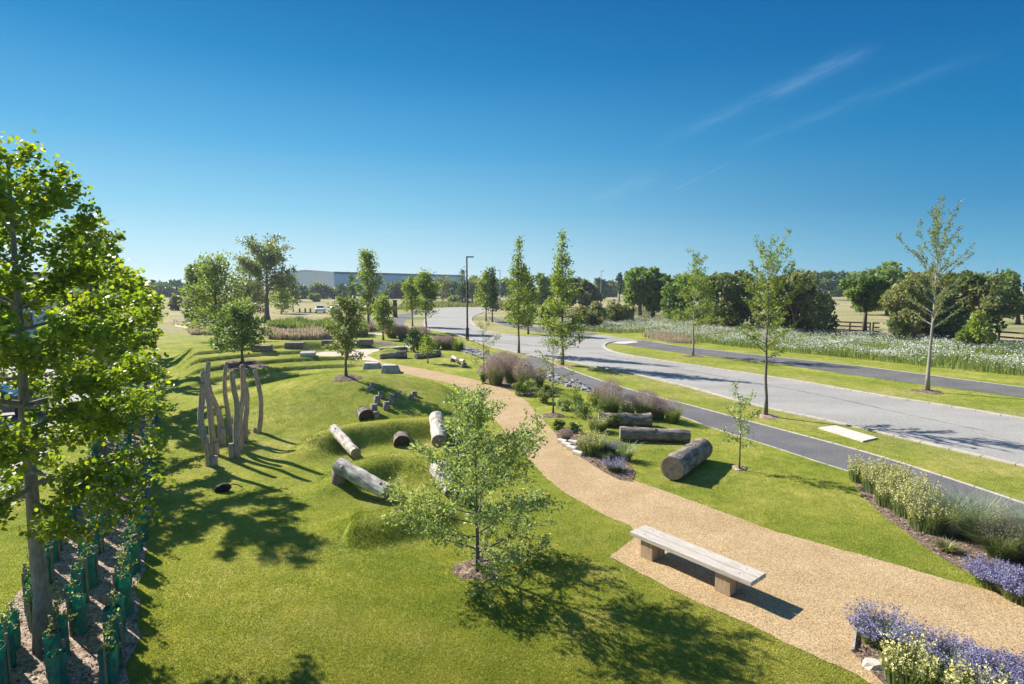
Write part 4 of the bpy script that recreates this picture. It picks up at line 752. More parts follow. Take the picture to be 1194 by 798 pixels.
# ---- cars
def car(lb, x, y, rz, paint):
    t = thing('parked_car', lb, 'car', (x, y, .02), rz, 'parked cars'); prof = [(-2.1,.35),(-2.15,.75),(-1.9,.95),(-1.35,1.42),(.25,1.45),(1.0,.98),(1.95,.85),(2.15,.6),(2.1,.32)]; m_ = MB(); n = len(prof); vs = []
    for s_ in (-.86, -.80, .80, .86):
        for (px, pz) in prof: k = 1 if pz < 1 else .86; zz = pz if abs(s_) < .85 else .35+(pz-.35)*.93; vs.append((px*(1 if abs(s_) < .85 else .98), s_*k, zz))
    fs = [(j*n+i, j*n+(i+1) % n, (j+1)*n+(i+1) % n, (j+1)*n+i) for j in range(3) for i in range(n)]+[tuple(range(n)), tuple(range(4*n-1, 3*n-1, -1))]; m_.add(vs, fs); m_.build('body', M[paint], t, False)
    for q in (-1, 1): g = MB(); g.add([(-1.75,q*.80,.98),(.85,q*.80,1.0),(.22,q*.752,1.36),(-1.3,q*.752,1.34),(-1.75,q*.76,.98),(.85,q*.76,1.0),(.22,q*.70,1.36),(-1.3,q*.70,1.34)], [(0,1,2,3),(0,1,5,4),(1,2,6,5),(2,3,7,6),(3,0,4,7)]); g.build('side_window', M['glass'], t)
    g = MB(); g.add([(.98,-.68,1.02),(.98,.68,1.02),(.33,.6,1.42),(.33,-.6,1.42),(.9,-.68,1.0),(.9,.68,1.0),(.28,.6,1.40),(.28,-.6,1.40)], [(0,1,2,3),(0,1,5,4),(2,3,7,6),(1,2,6,5),(3,0,4,7)]); g.build('windscreen', M['glass'], t)
    for a in (-1.35, 1.35):
        for q in (-1, 1):
            wv = MB(); wv.tube([(a,q*.68,.32),(a,q*.88,.32)], [.32,.32], 16); wv = wv.build('wheel', M['tyre'], t); g = MB(); g.tube([(a,q*.87,.32),(a,q*.892,.32)], [.2,.18], 12); g.build('rim', M['galv'], wv)
    for q in (-1, 1): g = MB(); g.box(2.08, q*.6, .66, .12, .34, .14, 0, .02); g.build('headlight', M['lamp'], t)
x, y = at(373.5, 365); car('white car, left of the two parked on the dry ground before the warehouse', x, y, R(-75), 'white')
x, y = at(390, 364.5); car('silver car, right of the two parked before the warehouse, beside bushes', x, y, R(-60), 'silver')
car('dark blue car parked on the block paving at the far left edge', *at(-14, 489), R(30), 'navy')
# ---- picnic table
x, y = at(211, 378.5); t = thing('picnic_table', 'pale timber picnic table on the far grass at left', 'picnic table', (x, y, 0), .2)
m_ = MB(); [m_.box(0, -.3+.2*k, .74, 1.9, .18, .05) for k in range(4)]; m_.build('tabletop', M['palestone'], t)
for q in (-1, 1): m_ = MB(); m_.box(0, q*.75, .45, 1.9, .28, .05); m_.build('seat', M['palestone'], t)
for q in (-1, 1):
    m_ = MB(); m_.tube([(q*.7,-.75,0),(q*.7,-.3,.72)], .05, 4); m_.tube([(q*.7,.75,0),(q*.7,.3,.72)], .05, 4); m_.box(q*.7, 0, .41, .06, 1.6, .08); m_.build('leg_frame', M['palestone'], t)
# ---- bollards on the far field edge
for k, px in enumerate((300.5, 307, 349.5, 356, 362, 330)):
    x, y = at(px, 364.5); t = thing('wooden_bollard', ('leftmost low wooden bollard by the tall bare trunk','second low wooden bollard right of the tall bare trunk foot','low wooden bollard left of the white car, farthest of three','middle one of three bollards left of the white car','bollard nearest to the white car','lone bollard under the small light tree')[k], 'bollard', (x, y, 0), 0, 'low wooden bollards')
    m_ = MB(); m_.box(0, 0, .4, .28, .28, .8, 0, .04); m_.build('post', M['timber'], t); m_ = MB(); m_.box(0, 0, .82, .2, .2, .04); m_.build('cap', M['timber'], t)
# ---- fences
def fence(name, lb, pts, mat, hh=1.4, rails=3, sp=2.2):
    P = [np.array(at(*p)) for p in pts]; o = P[0]; t = thing(name, lb, 'fence', (o[0], o[1], 0)); i = 0
    for a, c in zip(P[:-1], P[1:]):
        L = np.hypot(*(c-a)); n = max(1, round(L/sp)); d = (c-a)/L; an = math.atan2(d[1], d[0])
        for k in range(n+(1 if c is P[-1] else 0)): q = a+d*L*k/n-o; m_ = MB(); m_.box(q[0], q[1], hh/2, .14, .12, hh, an, .01); m_.build('post', M[mat], t)
        for r_ in range(rails): q = (a+c)/2-o; m_ = MB(); m_.box(q[0]-d[1]*.07, q[1]+d[0]*.07, hh*(.95-.32*r_), L-.02, .05, .15, an); m_.build('rail', M[mat], t)
fence('post_and_rail_fence', 'dark post and rail fence along the paddock, left of the pale section', [(915,386),(968,388.5),(1014,391)], 'darkwood')
fence('post_and_rail_fence', 'short pale new section of post and rail fence beside the free standing oak', [(1017.5,391.3),(1045.5,393.6)], 'newwood', 1.45)
fence('post_and_rail_fence', 'dark post and rail fence behind the daisies at the right edge', [(1049,394),(1110,399),(1194,407),(1290,417)], 'darkwood')
fence('white_rail_fence', 'low white rail fence under the large round two trunk tree', [(727,369),(763,370),(800,372)], 'palestone', 1.0, 2, 3.2)
# ---- black bag with strap
x, y, z = ray(261, 574); t = thing('dropped_bag', 'small black bag with a thin strap lying in the tree shade on the lawn', 'bag', (x, y, z), .3)
m_ = MB(); m_.tube([(-.22,0,.04),(-.14,.01,.09),(0,0,.12),(.10,0,.1),(.16,0,.05)], [.05,.10,.13,.11,.05], 12, wob=.3); m_.build('body', M['black'], t, True)
m_ = MB(); m_.tube([(.12,0,.1),(.2,.05,.17),(.34,.1,.12),(.44,.12,.03)], .014, 6); m_.build('strap', M['black'], t, True)
# ---- rocks: edging stones and flat stone in the beds, stony strip by the far footway
def rock(m_, x, y, z, sx, sy, sz, rg):
    n = 6; vs = []
    for k in range(n): a = 2*math.pi*k/n+rg.uniform(-.3, .3); vs.append((x+sx*math.cos(a), y+sy*math.sin(a), z-.03))
    for k in range(n): a = 2*math.pi*k/n+rg.uniform(-.3, .3); s_ = rg.uniform(.6, .85); vs.append((x+sx*s_*math.cos(a), y+sy*s_*math.sin(a), z+sz*rg.uniform(.75, 1.1)))
    m_.add(vs, [(k, (k+1) % n, n+(k+1) % n, n+k) for k in range(n)]+[tuple(range(n, 2*n))])
rg = np.random.default_rng(3)
for i, (px, py, lb) in enumerate(((656,517,'first pale edging stone between gravel path and middle bed, beside the purple sedum'),(661,521,'second edging stone of the middle bed'),(667,525,'third edging stone of the middle bed, under the cream spikes'),(669,518,'inner edging stone set behind the other pale ones'),(674,531,'last edging stone of the middle bed'))):
    x, y = at(px, py); t = thing('edging_stone', lb, 'stone', (x, y, .02), -.8, 'edging stones of the middle bed'); m_ = MB(); m_.box(0, 0, .05, .42, .17, .14, 0, .03); m_.build('block', M['palestone'], t)
x, y = at(1017.5, 778); m_ = MB(); rock(m_, 0, 0, 0, .16, .13, .06, rg); o = m_.build('flat_stone', M['palestone']); o.location = (x, y, .03); tag(o, 'flat pale stone lying on mulch at the left tip of the front flower bed', 'stone')
m_ = MB(); pl = W((497,391),(540,404),(585,417),(625,430),(690,452),(686,458),(640,444),(600,432),(560,418),(520,403),(492,394)); X0, Y0 = min(p[0] for p in pl), min(p[1] for p in pl); X1, Y1 = max(p[0] for p in pl), max(p[1] for p in pl)
q = rg.uniform((X0, Y0), (X1, Y1), (26000, 2)); q = q[inpoly(q[:, 0], q[:, 1], pl)][:1300]
for x, y in q: s_ = rg.uniform(.09, .26); rock(m_, x, y, 0, s_, s_*rg.uniform(.6, 1), s_*.6, rg)
tag(m_.build('stony_strip', M['stone']), 'strip of loose pale stones between grass and footway', 'stones', None, 'stuff')
# ---- mulch rings round tree feet
def ring(px, py, r_, mat='mulch', z=None):
    x, y, zz = ray(px, py); rg = np.random.default_rng(int(px)); n = 28; K = 7; vs = [(x, y, hg(x, y)+.09)]; fs = []
    for k in range(1, K+1):
        for j in range(n): a = 2*math.pi*j/n; rr = r_*k/K*(1+.13*math.sin(a*3+px)+.07*math.sin(a*5)); xx, yy = x+rr*math.cos(a), y+rr*math.sin(a); vs.append((xx, yy, hg(xx, yy)+.075*(1-(k/K)**2)+(rg.uniform(-.012, .012) if k < K else -.015)))
    fs = [(0, 1+j, 1+(j+1) % n) for j in range(n)]; m_ = MB(); m_.add(vs, fs+[(1+(k-1)*n+j, 1+k*n+j, 1+k*n+(j+1) % n, 1+(k-1)*n+(j+1) % n) for k in range(1, K) for j in range(n)]); tag(m_.build('mulch_ring', M[mat]), kind='structure')
    RINGS.append((x, y, r_*.9))
RINGS = []
for a in ((557,664,.5),(404,441,.7),(284,427,1.4),(645,485,.55),(862,547,.26,'soil'),(893,486,.55,'soil'),(1081,457,.8),(808,416,.9),(605,413,.8,'soil'),(656,428,.7,'soil'),(447,399,1.2,'soil')): ring(*a)
# ================================================================ PLANTS, GRASS
def blades(P, Hh, Wb_, bend, rg, tint=None, spread=None):
    n = len(P); az = rg.uniform(0, 2*math.pi, n); d = np.stack([np.cos(az), np.sin(az), np.zeros(n)], 1)
    if spread is not None: d = unit(spread+d*.35)
    s = np.cross(d, (0, 0, 1)); w_ = (Wb_*rg.uniform(.7, 1.3, n))[:, None]; h_ = (Hh*rg.uniform(.6, 1.15, n))[:, None]; be = bend*rg.uniform(.4, 1.3, n)[:, None]
    z = np.array((0, 0, 1.)); mid = P+z*h_*.55+d*be*h_*.28; tip = P+z*h_*(1-.25*be)+d*be*h_*.95
    V = np.stack([P-s*w_*.5, P+s*w_*.5, mid+s*w_*.42, mid-s*w_*.42, tip+s*w_*.08, tip-s*w_*.08], 1); i = np.arange(n)[:, None]*6
    Fa = np.concatenate([i+np.array([[0,1,2,3]]), i+np.array([[3,2,4,5]])]); 
    if tint is None: tint = np.clip(rg.normal(.48, .24, n), 0, 1)
    return V.reshape(-1, 3), Fa, np.repeat(tint, 6), tip
def disc(rg, n, r): a = rg.uniform(0, 2*math.pi, n); q = r*np.sqrt(rg.uniform(0, 1, n)); return np.stack([q*np.cos(a), q*np.sin(a), np.zeros(n)], 1)
def sisy(lb, px, py, r, h, n, seed, grp=None, xy=None):
    x, y = xy or at(px, py); rg = np.random.default_rng(seed); t = thing('yellow_eyed_grass', lb, 'plant', (x, y, .02), 0, grp); P = disc(rg, int(n*1.6), r); v, f, ti, tip = blades(P, h*.62, .022, .35, rg, spread=unit(P+1e-6)); mesh_np('foliage', v, f, M['reed'], t, ti)
    P = disc(rg, n//4, r*.95); v, f, ti, tip = blades(P, h, .008, .22, rg, spread=unit(P+1e-6)); mesh_np('stems', v, f, M['reed'], t, ti); k = 13; u = rg.uniform(.42, 1.0, (len(P), k)); Q = (P[:, None]*(1-u[..., None])+tip[:, None]*u[..., None]).reshape(-1, 3)+rg.normal(size=(len(P)*k, 3))*.012
    v, f, ti = leaves(Q, .034, .9, rg, .3); mesh_np('flowers', v, f, M['yflow'], t, ti); return t
def lavender(lb, px, py, r, h, n, seed, grp=None, xy=None):
    x, y = xy or at(px, py); rg = np.random.default_rng(seed); t = thing('lavender', lb, 'plant', (x, y, .02), 0, grp); P = disc(rg, n, r*.6); v, f, ti, tip = blades(P, h*.62, .012, .9, rg, spread=unit(P+1e-6)); mesh_np('foliage', v, f, M['grey_reed'], t, ti)
    v, f, ti, tip = blades(disc(rg, n, r*.8), h*.5, .014, .6, rg); mesh_np('leaves', v, f, M['rough_reed'], t, ti)
    P = disc(rg, int(n*.36), r*.62); sp = P/r; v, f, ti, tip = blades(P, h, .005, .75, rg, spread=unit(P+1e-6)); mesh_np('stems', v, f, M['grey_reed'], t, ti); k = 9; u = rg.uniform(.76, 1.04, (len(P), k)); Q = (P[:, None]*(1-u[..., None])+tip[:, None]*u[..., None]).reshape(-1, 3)+rg.normal(size=(len(P)*k, 3))*.008+np.array((0,0,h*.05))
    v, f, ti = leaves(Q, .026, .8, rg, .4); mesh_np('flowers', v, f, M['lav'], t, ti); return t
def plume(lb, px, py, r, h, n, seed, grp=None, leaf='reed', pl='plume', dens=1.0, ps=.05, bend=.7, cat='ornamental grass', name='ornamental_grass', pp=.45):
    x, y = at(px, py); rg = np.random.default_rng(seed); t = thing(name, lb, cat, (x, y, .01), 0, grp); P = disc(rg, n, r*.5); w_ = max(.008, ps*.3); hf = h*(.66 if pl else 1)*np.where(rg.uniform(0, 1, n) < .3, 1.15, rg.uniform(.45, 1, n)); v, f, ti, tip = blades(P, hf, w_, bend, rg, spread=unit(P+1e-6)); mesh_np('foliage', v, f, M[leaf], t, ti)
    if pl:
        m = int(n*7*dens); a = unit(rg.normal(size=(m, 3))); rr = rg.uniform(.35, 1, m)**.5; Q = a*rr[:, None]*np.array((r*1.05, r*1.05, h*pp))*rg.uniform(.75, 1.12, (m, 1))+np.array((0, 0, h*(1-pp*.85))); Q = Q[Q[:, 2] > .1*h]; v, f, ti = leaves(Q, ps, .28, rg, .1, D=np.array((0, 0, 1.))); mesh_np('seed_heads', v, f, M[pl], t, ti)
    return t
FR = 'plants of the front flower bed'; RB = 'plants of the right flower bed'
lavender('lavender at the left tip of the front bed, behind the timber edging', 1030, 752, .36, .45, 1300, 201, FR)
sisy('cream flower spikes, left of two such clumps in the front bed', 1060, 800, .30, .62, 420, 202, FR)
lavender('small half open lavender between the two cream spiked clumps', 1108, 785, .33, .42, 1100, 203, FR)
sisy('cream flower spikes, right of two such clumps in the front bed', 1138, 836, .32, .62, 480, 204, FR)
lavender('big full lavender in the bottom right corner of the picture', 1180, 822, .40, .50, 1700, 205, FR)
lavender('lavender cut by the right picture edge, behind the bottom corner one', 1230, 835, .42, .52, 1500, 206, FR)
for i, (px, py, lb) in enumerate(((1007,562,'farthest clump of yellow spikes at the tip of the right bed'),(1024,574,'second yellow spiked clump from the bed tip'),(1041,566,'yellow spiked clump at the footway edge, behind the second one'),(1040,590,'yellow spiked clump at the lawn edge of the right bed'),(1058,580,'middle yellow spiked clump along the footway'),(1062,602,'full yellow spiked clump in the middle of the right bed'),(1078,596,'yellow spiked clump beside the feathery grass, footway side'),(1082,618,'nearest yellow spiked clump, dark leaves at its foot'))):
    sisy(lb, px, py, .36, .66, 520, 210+i, RB)
for i, (px, py, r, h, lb, lf) in enumerate(((1106,622,.42,.85,'grey green feathery grass next to the yellow spikes','grey_reed'),(1140,628,.5,.95,'large grey green feathery grass in the middle of the right bed','grey_reed'),(1166,650,.42,.95,'bright green grass with buff heads before the feathery ones','reed'),(1196,645,.5,.9,'feathery grey grass at the right picture edge','grey_reed'),(1235,660,.5,.9,'feathery grey grass beyond the right picture edge','grey_reed'))):
    plume(lb, px, py, r, h, 1500, 220+i, RB, lf, 'plume' if i in (2,) else None, .15, .035, .9)
lavender('lavender in the right bed under the bright green grass', 1160, 684, .36, .38, 1500, 231, RB); lavender('lavender at the right picture edge, next to the first one', 1192, 700, .36, .40, 1500, 232, RB)
plume('low straw coloured tuft on mulch before the feathery grasses', 1104, 643, .22, .22, 350, 233, RB, 'straw', None, bend=1.2)
MBg = 'plants of the middle bed by the gravel path'
plume('purple brown sedum dome at the head of the middle bed', 660, 514, .25, .40, 420, 241, MBg, 'reed', 'plume', 1, .04, .6)
sisy('bushy green clump with cream spikes in the middle bed', 690, 529, .42, .75, 620, 242, MBg); sisy('loose green clump behind the bushy cream spiked one', 697, 503, .32, .65, 330, 243, MBg)
lavender('grey purple lavender at the near end of the middle bed', 716, 549, .26, .34, 560, 244, MBg); lavender('lavender half hidden behind the bushy cream spiked clump', 711, 528, .22, .38, 420, 245, MBg)
plume('silvery upright grass beside the middle bed lavender', 730, 537, .26, .55, 450, 246, MBg, 'grey_reed', None); plume('small yellow green tuft in the middle bed', 706, 536, .17, .25, 260, 247, MBg, 'rough_reed', None, bend=1.0)
PG2 = 'purple headed ornamental grasses beside the gravel path'
for i, (px, py, wpx, tp, lb) in enumerate(((712,484,30,442,'tall purple brown headed grass behind the far log'),(752,487,36,455,'round purple headed grass at the right end of the far log'),(784,493,26,464,'dark green clump with pale heads right of the far log, at the footway'),(578,449,28,416,'purple headed grass, left one of the back bed'),(597,447,28,415,'purple headed grass in the middle of the back bed'),(611,454,26,420,'purple headed grass, right one of the back bed'),(587,437,34,411,'purple headed grass at the rear of the back bed'),(457,394,20,378,'purple headed grass beside the bare stem of the low maple'),(470,397,18,381,'purple headed grass right behind the ball headed tree'),(490,400,26,382,'wide purple headed grass below the light green trees'),(521,407,24,393,'brownish headed grass before the stony strip'),(534,409,20,395,'dark green tussock at the head of the stony strip'),(508,407,18,392,'yellowish tussock behind the single dark log'))):
    x, y = at(px, py); Ht = zat(y, tp); r = wpx/2*dep(y, .5)/F; s_ = max(.035, y*.0022); plume(lb, px, py, r, Ht, 750, 260+i, PG2, 'rough_reed' if i in (2, 11, 12) else 'reed', 'plume' if i != 11 else None, .35 if i in (2, 12) else 1.1, s_, .55)
for i, (px, py, wpx, tp, lb) in enumerate(((606,461,22,443,'bright green lush tuft at the path edge of the back bed'),(618,460,20,440,'grey green tuft at the right tip of the back bed'),(566,447,14,430,'small green tuft at the left tip of the back bed'),(676,486,34,462,'leafy green perennial behind the edging stones'),(693,478,26,456,'tall leafy green perennial before the tall purple headed grass'),(658,478,24,462,'low green perennial right of the thin open fruit tree'))):
    x, y = at(px, py); Ht = zat(y, tp); wd = wpx*dep(y, .3)/F; lumpy('leafy_perennial', lb, (x, y, 0), wd, wd*.8, Ht, 0, 1500, .075, 'young' if i % 2 == 0 else 'apple', 280+i, cat='plant', trunk=.015, nc=16, group='leafy green plants of the back bed and behind the stones', Wd=.5)
for i, (px, py, wpx, tp, lb) in enumerate(((632,470,22,452,'low shrubby perennial left of the thin open fruit tree'),(668,470,30,450,'full green shrub between the fruit tree and the footway'),(705,486,26,466,'green shrub at the left end of the far log'),(716,498,22,482,'small shrub in front of the tall purple headed grass'),(652,500,18,488,'small tuft at the top of the middle bed'),(672,505,20,490,'green mound behind the purple sedum'),(640,462,20,448,'low green mound behind the back bed tip'))):
    x, y = at(px, py); Ht = zat(y, tp); wd = wpx*dep(y, .3)/F; lumpy('leafy_perennial', lb, (x, y, 0), wd, wd*.8, Ht, 0, 1500, .07, ('pear','young','apple')[i % 3], 320+i, cat='plant', trunk=.015, nc=15, group='leafy green plants of the back bed and behind the stones', Wd=.5)
for i, (px, py, wpx, tp, lb) in enumerate(((733,487,24,461,'loose purple headed grass between the tall and the round one'),(768,489,22,466,'small buff headed grass behind the round purple one'),(697,475,22,452,'thin purple headed grass left of the tall one'),(628,452,20,430,'thin purple headed grass at the footway beyond the back bed'))):
    x, y = at(px, py); Ht = zat(y, tp); plume(lb, px, py, wpx/2*dep(y, .5)/F, Ht, 520, 340+i, PG2, 'reed', 'plume', .9, max(.035, y*.0022), .55)
# ---- far hedge strips
def strip_mass(name, lb, pl, zt, n, Lf, leaf, seed, cat, kind=None, fl=None, Wb_=.05, flz=.7, nf=0, fs=.08, stem=True):
    rg = np.random.default_rng(seed); pl = [tuple(p) for p in pl]; X0, Y0 = np.min(pl, 0); X1, Y1 = np.max(pl, 0); q = rg.uniform((X0, Y0), (X1, Y1), (n*12, 2)); q = q[inpoly(q[:, 0], q[:, 1], pl)][:n]
    hh = zt*(.75+.25*np.sin(q[:, 0]*1.1+np.sin(q[:, 1]*.9)*2)*np.sin(q[:, 1]*.8+1)); P = np.concatenate([q, np.zeros((len(q), 1))], 1)
    if stem: v, f, ti, tip = blades(P, hh, Wb_, .3, rg); o = mesh_np(name, v, f, M[leaf], None, ti)
    else: P[:, 2] = hh*rg.uniform(0, 1, len(P))**.7; v, f, ti = leaves(P, Lf, .7, rg, .35); o = mesh_np(name, v, f, M[leaf], None, ti); tip = P
    tag(o, lb, cat, None, kind)
    if fl:
        sel = rg.choice(len(tip), nf); pat = np.sin(tip[sel, 0]*.55+1)*np.sin(tip[sel, 1]*.7)+rg.uniform(-.75, 1, nf); sel = sel[pat > .0]; Q = tip[sel]+rg.normal(size=(len(sel), 3))*np.array((.12, .12, .07)); v, f, ti = leaves(Q, fs, 1.0, rg, .75, LEAF6, 0.02); mesh_np('blossoms', v, f, M[fl], o, ti)
    return o
strip_mass('reed_hedge', 'green reedy hedge strip running left of the pear tree below the cars', W((312,381),(418,380.5),(430,386),(395,386),(312,386.5)), 1.5, 6000, 0, 'rough_reed', 301, 'hedge', None, Wb_=.14)
strip_mass('ornamental_grass_drift', 'pinkish drift of feathery grass in front of the reedy hedge', W((305,390),(372,390.5),(384,392),(384,396),(340,397),(312,396)), 1.1, 5000, 0, 'buff', 302, 'ornamental grass', 'stuff', Wb_=.09)
strip_mass('box_hedge', 'dark low hedge block left behind the pear tree', W((384,389),(428,389),(428,393.5),(388,393.5)), 1.3, 5000, .22, 'dark', 303, 'hedge', None, stem=False)
strip_mass('ornamental_grass_drift', 'buff tuft drift by the cream path at far left', W((218,387),(250,387),(256,391),(222,391)), .8, 2000, 0, 'buff', 304, 'ornamental grass', 'stuff', Wb_=.09)
strip_mass('ornamental_grass_drift', 'buff grasses behind the bare stems by the totem', W((398,381),(448,378),(452,384),(424,388),(400,386)), 1.2, 3500, 0, 'buff', 305, 'ornamental grass', 'stuff', Wb_=.1)
strip_mass('meadow_verge', 'tall pale verge grass along the far side of the road bend', W((462,361.5),(520,358.5),(590,357.5),(640,360),(650,353.5),(560,353),(470,356)), 1.2, 9000, 0, 'straw', 306, 'meadow', 'stuff', Wb_=.16)
md = W((640,385),(680,386.5),(711,389),(750,388.3),(756,393),(790,398),(830,401.5),(875,407),(944,413.5),(1000,419),(1070,427),(1130,433),(1193,439),(1300,451),(1300,416),(1194,408),(1110,400.5),(1045,395.5),(965,389.5),(900,386),(860,382),(830,379.5),(740,373),(690,374),(645,378))
strip_mass('wildflower_meadow', 'tall wild flower strip full of white daisies beyond the far footway', md, .95, 46000, 0, 'rough_reed', 307, 'meadow', 'stuff', 'wflow', .035, nf=80000, fs=.082)
strip_mass('dry_grass_tuft', 'reddish dry tall grass at the near tip of the daisy strip', W((748,393),(762,390),(800,397),(812,401),(780,400)), .9, 2600, 0, 'buff', 308, 'grass', 'stuff', Wb_=.04)
strip_mass('meadow_verge', 'rough meadow behind the daisies towards the large round tree', W((660,377),(735,372.5),(860,382),(860,370),(735,360),(655,364)), 1.0, 9000, 0, 'straw', 309, 'meadow', 'stuff', 'wflow', .12, nf=1500, fs=.16)
# ---- hedge of whips in green mesh guards
def guard_proto(seed):
    rg = np.random.default_rng(seed); m_ = MB(); n = 12; vs = []; L = 8
    for j in range(L+1):
        z = .62*j/L; tw = rg.uniform(-.05, .05)
        for k in range(n):
            a = 2*math.pi*k/n; sq = 1/max(abs(math.cos(a)), abs(math.sin(a)))**.7; r_ = .10*sq*(1+rg.uniform(-.10, .12)); vs.append((r_*math.cos(a+tw), r_*math.sin(a+tw), z+(rg.uniform(-.02, .03) if j == L else 0)))
    m_.add(vs, [(j*n+k, j*n+(k+1) % n, (j+1)*n+(k+1) % n, (j+1)*n+k) for j in range(L) for k in range(n)])
    t = thing('tree_guard', 'x', 'tree guard', (0,0,0), 0, 'green mesh guards in the young hedge'); o = m_.build('mesh_sleeve', M['net'], t); sd_ = o.modifiers.new('thickness', 'SOLIDIFY'); sd_.thickness = .004
    m_ = MB(); m_.box(.118, .0, .38, .028, .028, .74, .3); m_.build('stake', M['stake'], t); return t
def whip_proto(seed, Ht, n, leaf):
    rg = np.random.default_rng(seed); b, S, SD = grow(rg, Ht, .3, .24, lambda t: 1-.5*t, nl=9, el=(35, 70), r0=.008, sub=.12, sites=.05)
    t = thing('hedge_whip', 'x', 'hedge plant', (0,0,0), 0, 'young hedge plants in the guards'); b.build('stem', M['bark'], t); S = S[S[:, 2] > .35]; idx = rg.integers(0, len(S), n); v, f, ti = leaves(S[idx]+rg.normal(size=(n, 3))*.025, .05, .65, rg, .4); mesh_np('foliage', v, f, M[leaf], t, ti); return t
NW = ['first','second','third','fourth','fifth','sixth','seventh','eighth','ninth','tenth']
def nth(i): return NW[i] if i < 10 else '%d%s' % (i+1, 'st' if (i+1) % 10 == 1 and i != 10 else 'nd' if (i+1) % 10 == 2 and i != 11 else 'rd' if (i+1) % 10 == 3 and i != 12 else 'th')
gp = [guard_proto(400+i) for i in range(4)]; wp = [whip_proto(410, .95, 100, 'pear'), whip_proto(411, .8, 80, 'apple'), whip_proto(412, 1.1, 130, 'young'), whip_proto(413, .75, 90, 'olive')]
rg = np.random.default_rng(5); used_g = set(); used_w = set(); cnt = 0
def use(protos, used, i, loc, rz, lb, sc):
    p = protos[i]
    if i not in used: used.add(i); p.location = loc; p.rotation_euler = (0,0,rz); p.scale = (sc,)*3; p['label'] = lb; return p
    return dup(p, loc, rz, lb, sc)
for row, (off, rn) in enumerate(((.62,'lawn side row'),(-.05,'middle row'),(-.74,'paving side row'))):
    s_ = -.9 if row == 0 else -.6; i = 0
    while s_ < 36:
        o2 = off+rg.normal()*.05; x, y = H0+HD*s_+HN*o2
        if math.hypot(x-lx, y-ly) > .22:
            use(gp, used_g, int(rg.integers(4)) if i > 3 else i % 4, (x, y, .0), rg.uniform(0, 6.28), '%s guard from the camera in the %s of the hedge' % (nth(i), rn), rg.uniform(.92, 1.1))
            if s_ < 19: use(wp, used_w, int(rg.integers(4)), (x+.01, y, .0), rg.uniform(0, 6.28), 'leafy hedge plant in the %s guard of the %s' % (nth(i), rn), rg.uniform(.75, 1.15))
            i += 1
        s_ += .53 if s_ < 14 else .62
# ---- mulch chips on the beds
def chips(name, polys, n, seed, z0, cols, size):
    rg = np.random.default_rng(seed); Vs = []
    for pl, k in zip(polys, n):
        pl = [tuple(map(float, p)) for p in pl]; X0, Y0 = np.min(pl, 0); X1, Y1 = np.max(pl, 0); q = rg.uniform((X0, Y0), (X1, Y1), (k*5, 2)); q = q[inpoly(q[:, 0], q[:, 1], pl)][:k]; Vs.append(q)
    q = np.concatenate(Vs); P = np.concatenate([q, np.full((len(q), 1), z0)+rg.uniform(0, .02, (len(q), 1))], 1); v, f, ti = leaves(P, size, .45, rg, .6, fold=.05); tag(mesh_np(name, v, f, cols, None, ti), 'loose bark chips scattered over the planted beds', 'bark chips', None, 'stuff')
M['chip'] = leafmat('bark chip', [(.06,.04,.03),(.16,.11,.08),(.30,.22,.16),(.48,.39,.30)], 0, .95, .1)
hb = [p for p in hedge_bed if p[1] < 22]
chips('bark_chips', [bed_front, bed_right, bed_mid, hb], [2600, 4200, 2200, 9000], 9, .022, M['chip'], .055)
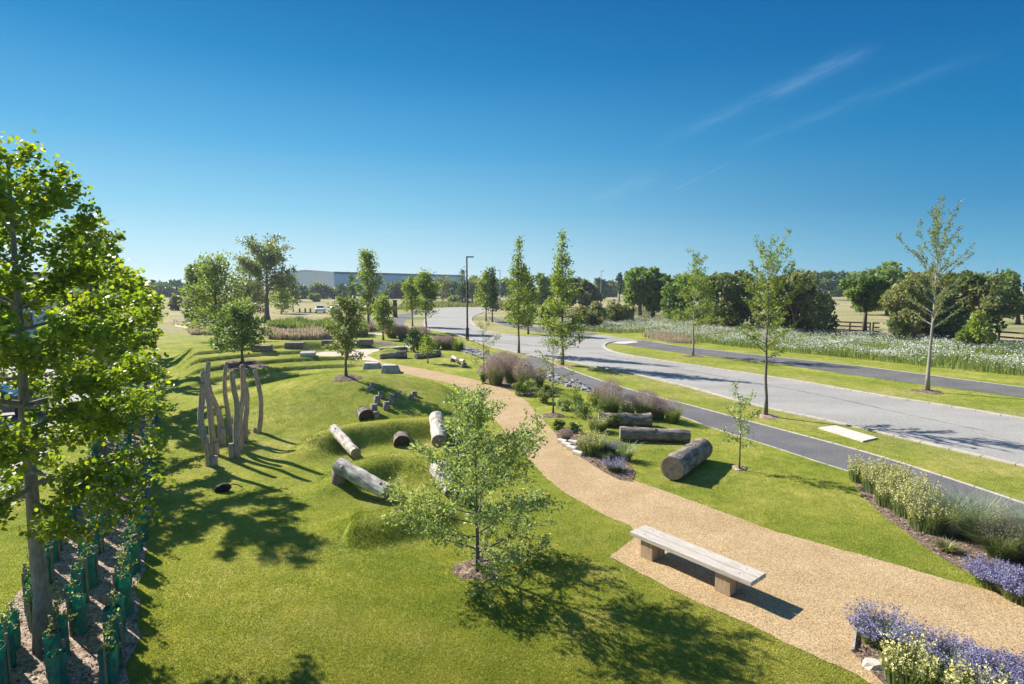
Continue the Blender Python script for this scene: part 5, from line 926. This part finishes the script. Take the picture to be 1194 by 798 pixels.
# ---- lawn blades
EX = [path_poly, sm(foot_n)+list(reversed(sm(foot_s))), kn1+list(reversed(kf2)), bed_front, bed_right, bed_mid, bed_back, hedge_bed, paving, cream1]
def lawnblades(n, r0, r1, seed, name, hh, wd):
    rg = np.random.default_rng(seed); u = rg.uniform(0, 1, n); p = -.6; r = (r0**p+u*(r1**p-r0**p))**(1/p); a = rg.uniform(R(-50), R(50), n); X, Y = r*np.sin(a), r*np.cos(a); ok = np.ones(n, bool)
    for pl in EX:
        pl = [tuple(map(float, q)) for q in pl]; ok &= ~inpoly(X, Y, pl)
    for x, y, q in RINGS: ok &= np.hypot(X-x, Y-y) > q
    ok &= (X < 3) | (Y < 60); X, Y, r = X[ok], Y[ok], r[ok]; Z = hgt(X, Y)
    pat = .5+.22*np.sin(X*.9+1.7*np.sin(Y*.6))*np.sin(Y*.8+X*.25)+.2*np.sin(X*2.7+Y*1.9)*np.sin(Y*3.1-X*1.2); vg = drymap(X, Y); pt2 = np.sin(X*.37+2.1)*np.sin(Y*.41+X*.13)*.5+.5; ti = np.clip(.02+.62*pat+.22*pt2+.45*vg+rg.normal(size=len(X))*.18, 0, 1)
    P = np.stack([X, Y, Z-.004], 1); g = (1+.5*np.clip((r-10)/20, 0, 1.6))
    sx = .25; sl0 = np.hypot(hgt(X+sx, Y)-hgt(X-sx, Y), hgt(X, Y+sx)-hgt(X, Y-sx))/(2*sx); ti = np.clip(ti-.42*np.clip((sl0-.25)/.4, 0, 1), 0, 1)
    # longer uncut grass on the ridge flanks
    e = .25; slope = np.hypot(hgt(X+e, Y)-hgt(X-e, Y), hgt(X, Y+e)-hgt(X, Y-e))/(2*e); g2 = 1+1.3*np.clip((slope-.22)/.35, 0, 1)
    az = rg.uniform(0, 2*math.pi, len(X)); d = np.stack([np.cos(az), np.sin(az), 0*az], 1); s = np.stack([-d[:, 1], d[:, 0], 0*az], 1); h_ = (hh*g2*np.sqrt(g)*rg.uniform(.5, 1.2, len(X)))[:, None]; w_ = (wd*g*rg.uniform(.7, 1.3, len(X)))[:, None]
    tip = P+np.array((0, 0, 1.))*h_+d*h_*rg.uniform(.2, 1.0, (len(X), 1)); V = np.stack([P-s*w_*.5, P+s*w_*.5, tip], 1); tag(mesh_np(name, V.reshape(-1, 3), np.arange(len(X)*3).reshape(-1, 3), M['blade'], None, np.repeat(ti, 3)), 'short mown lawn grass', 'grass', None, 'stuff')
lawnblades(1700000, 6.5, 60, 77, 'lawn_grass', .031, .0095)
# small weeds and clover in the lawn
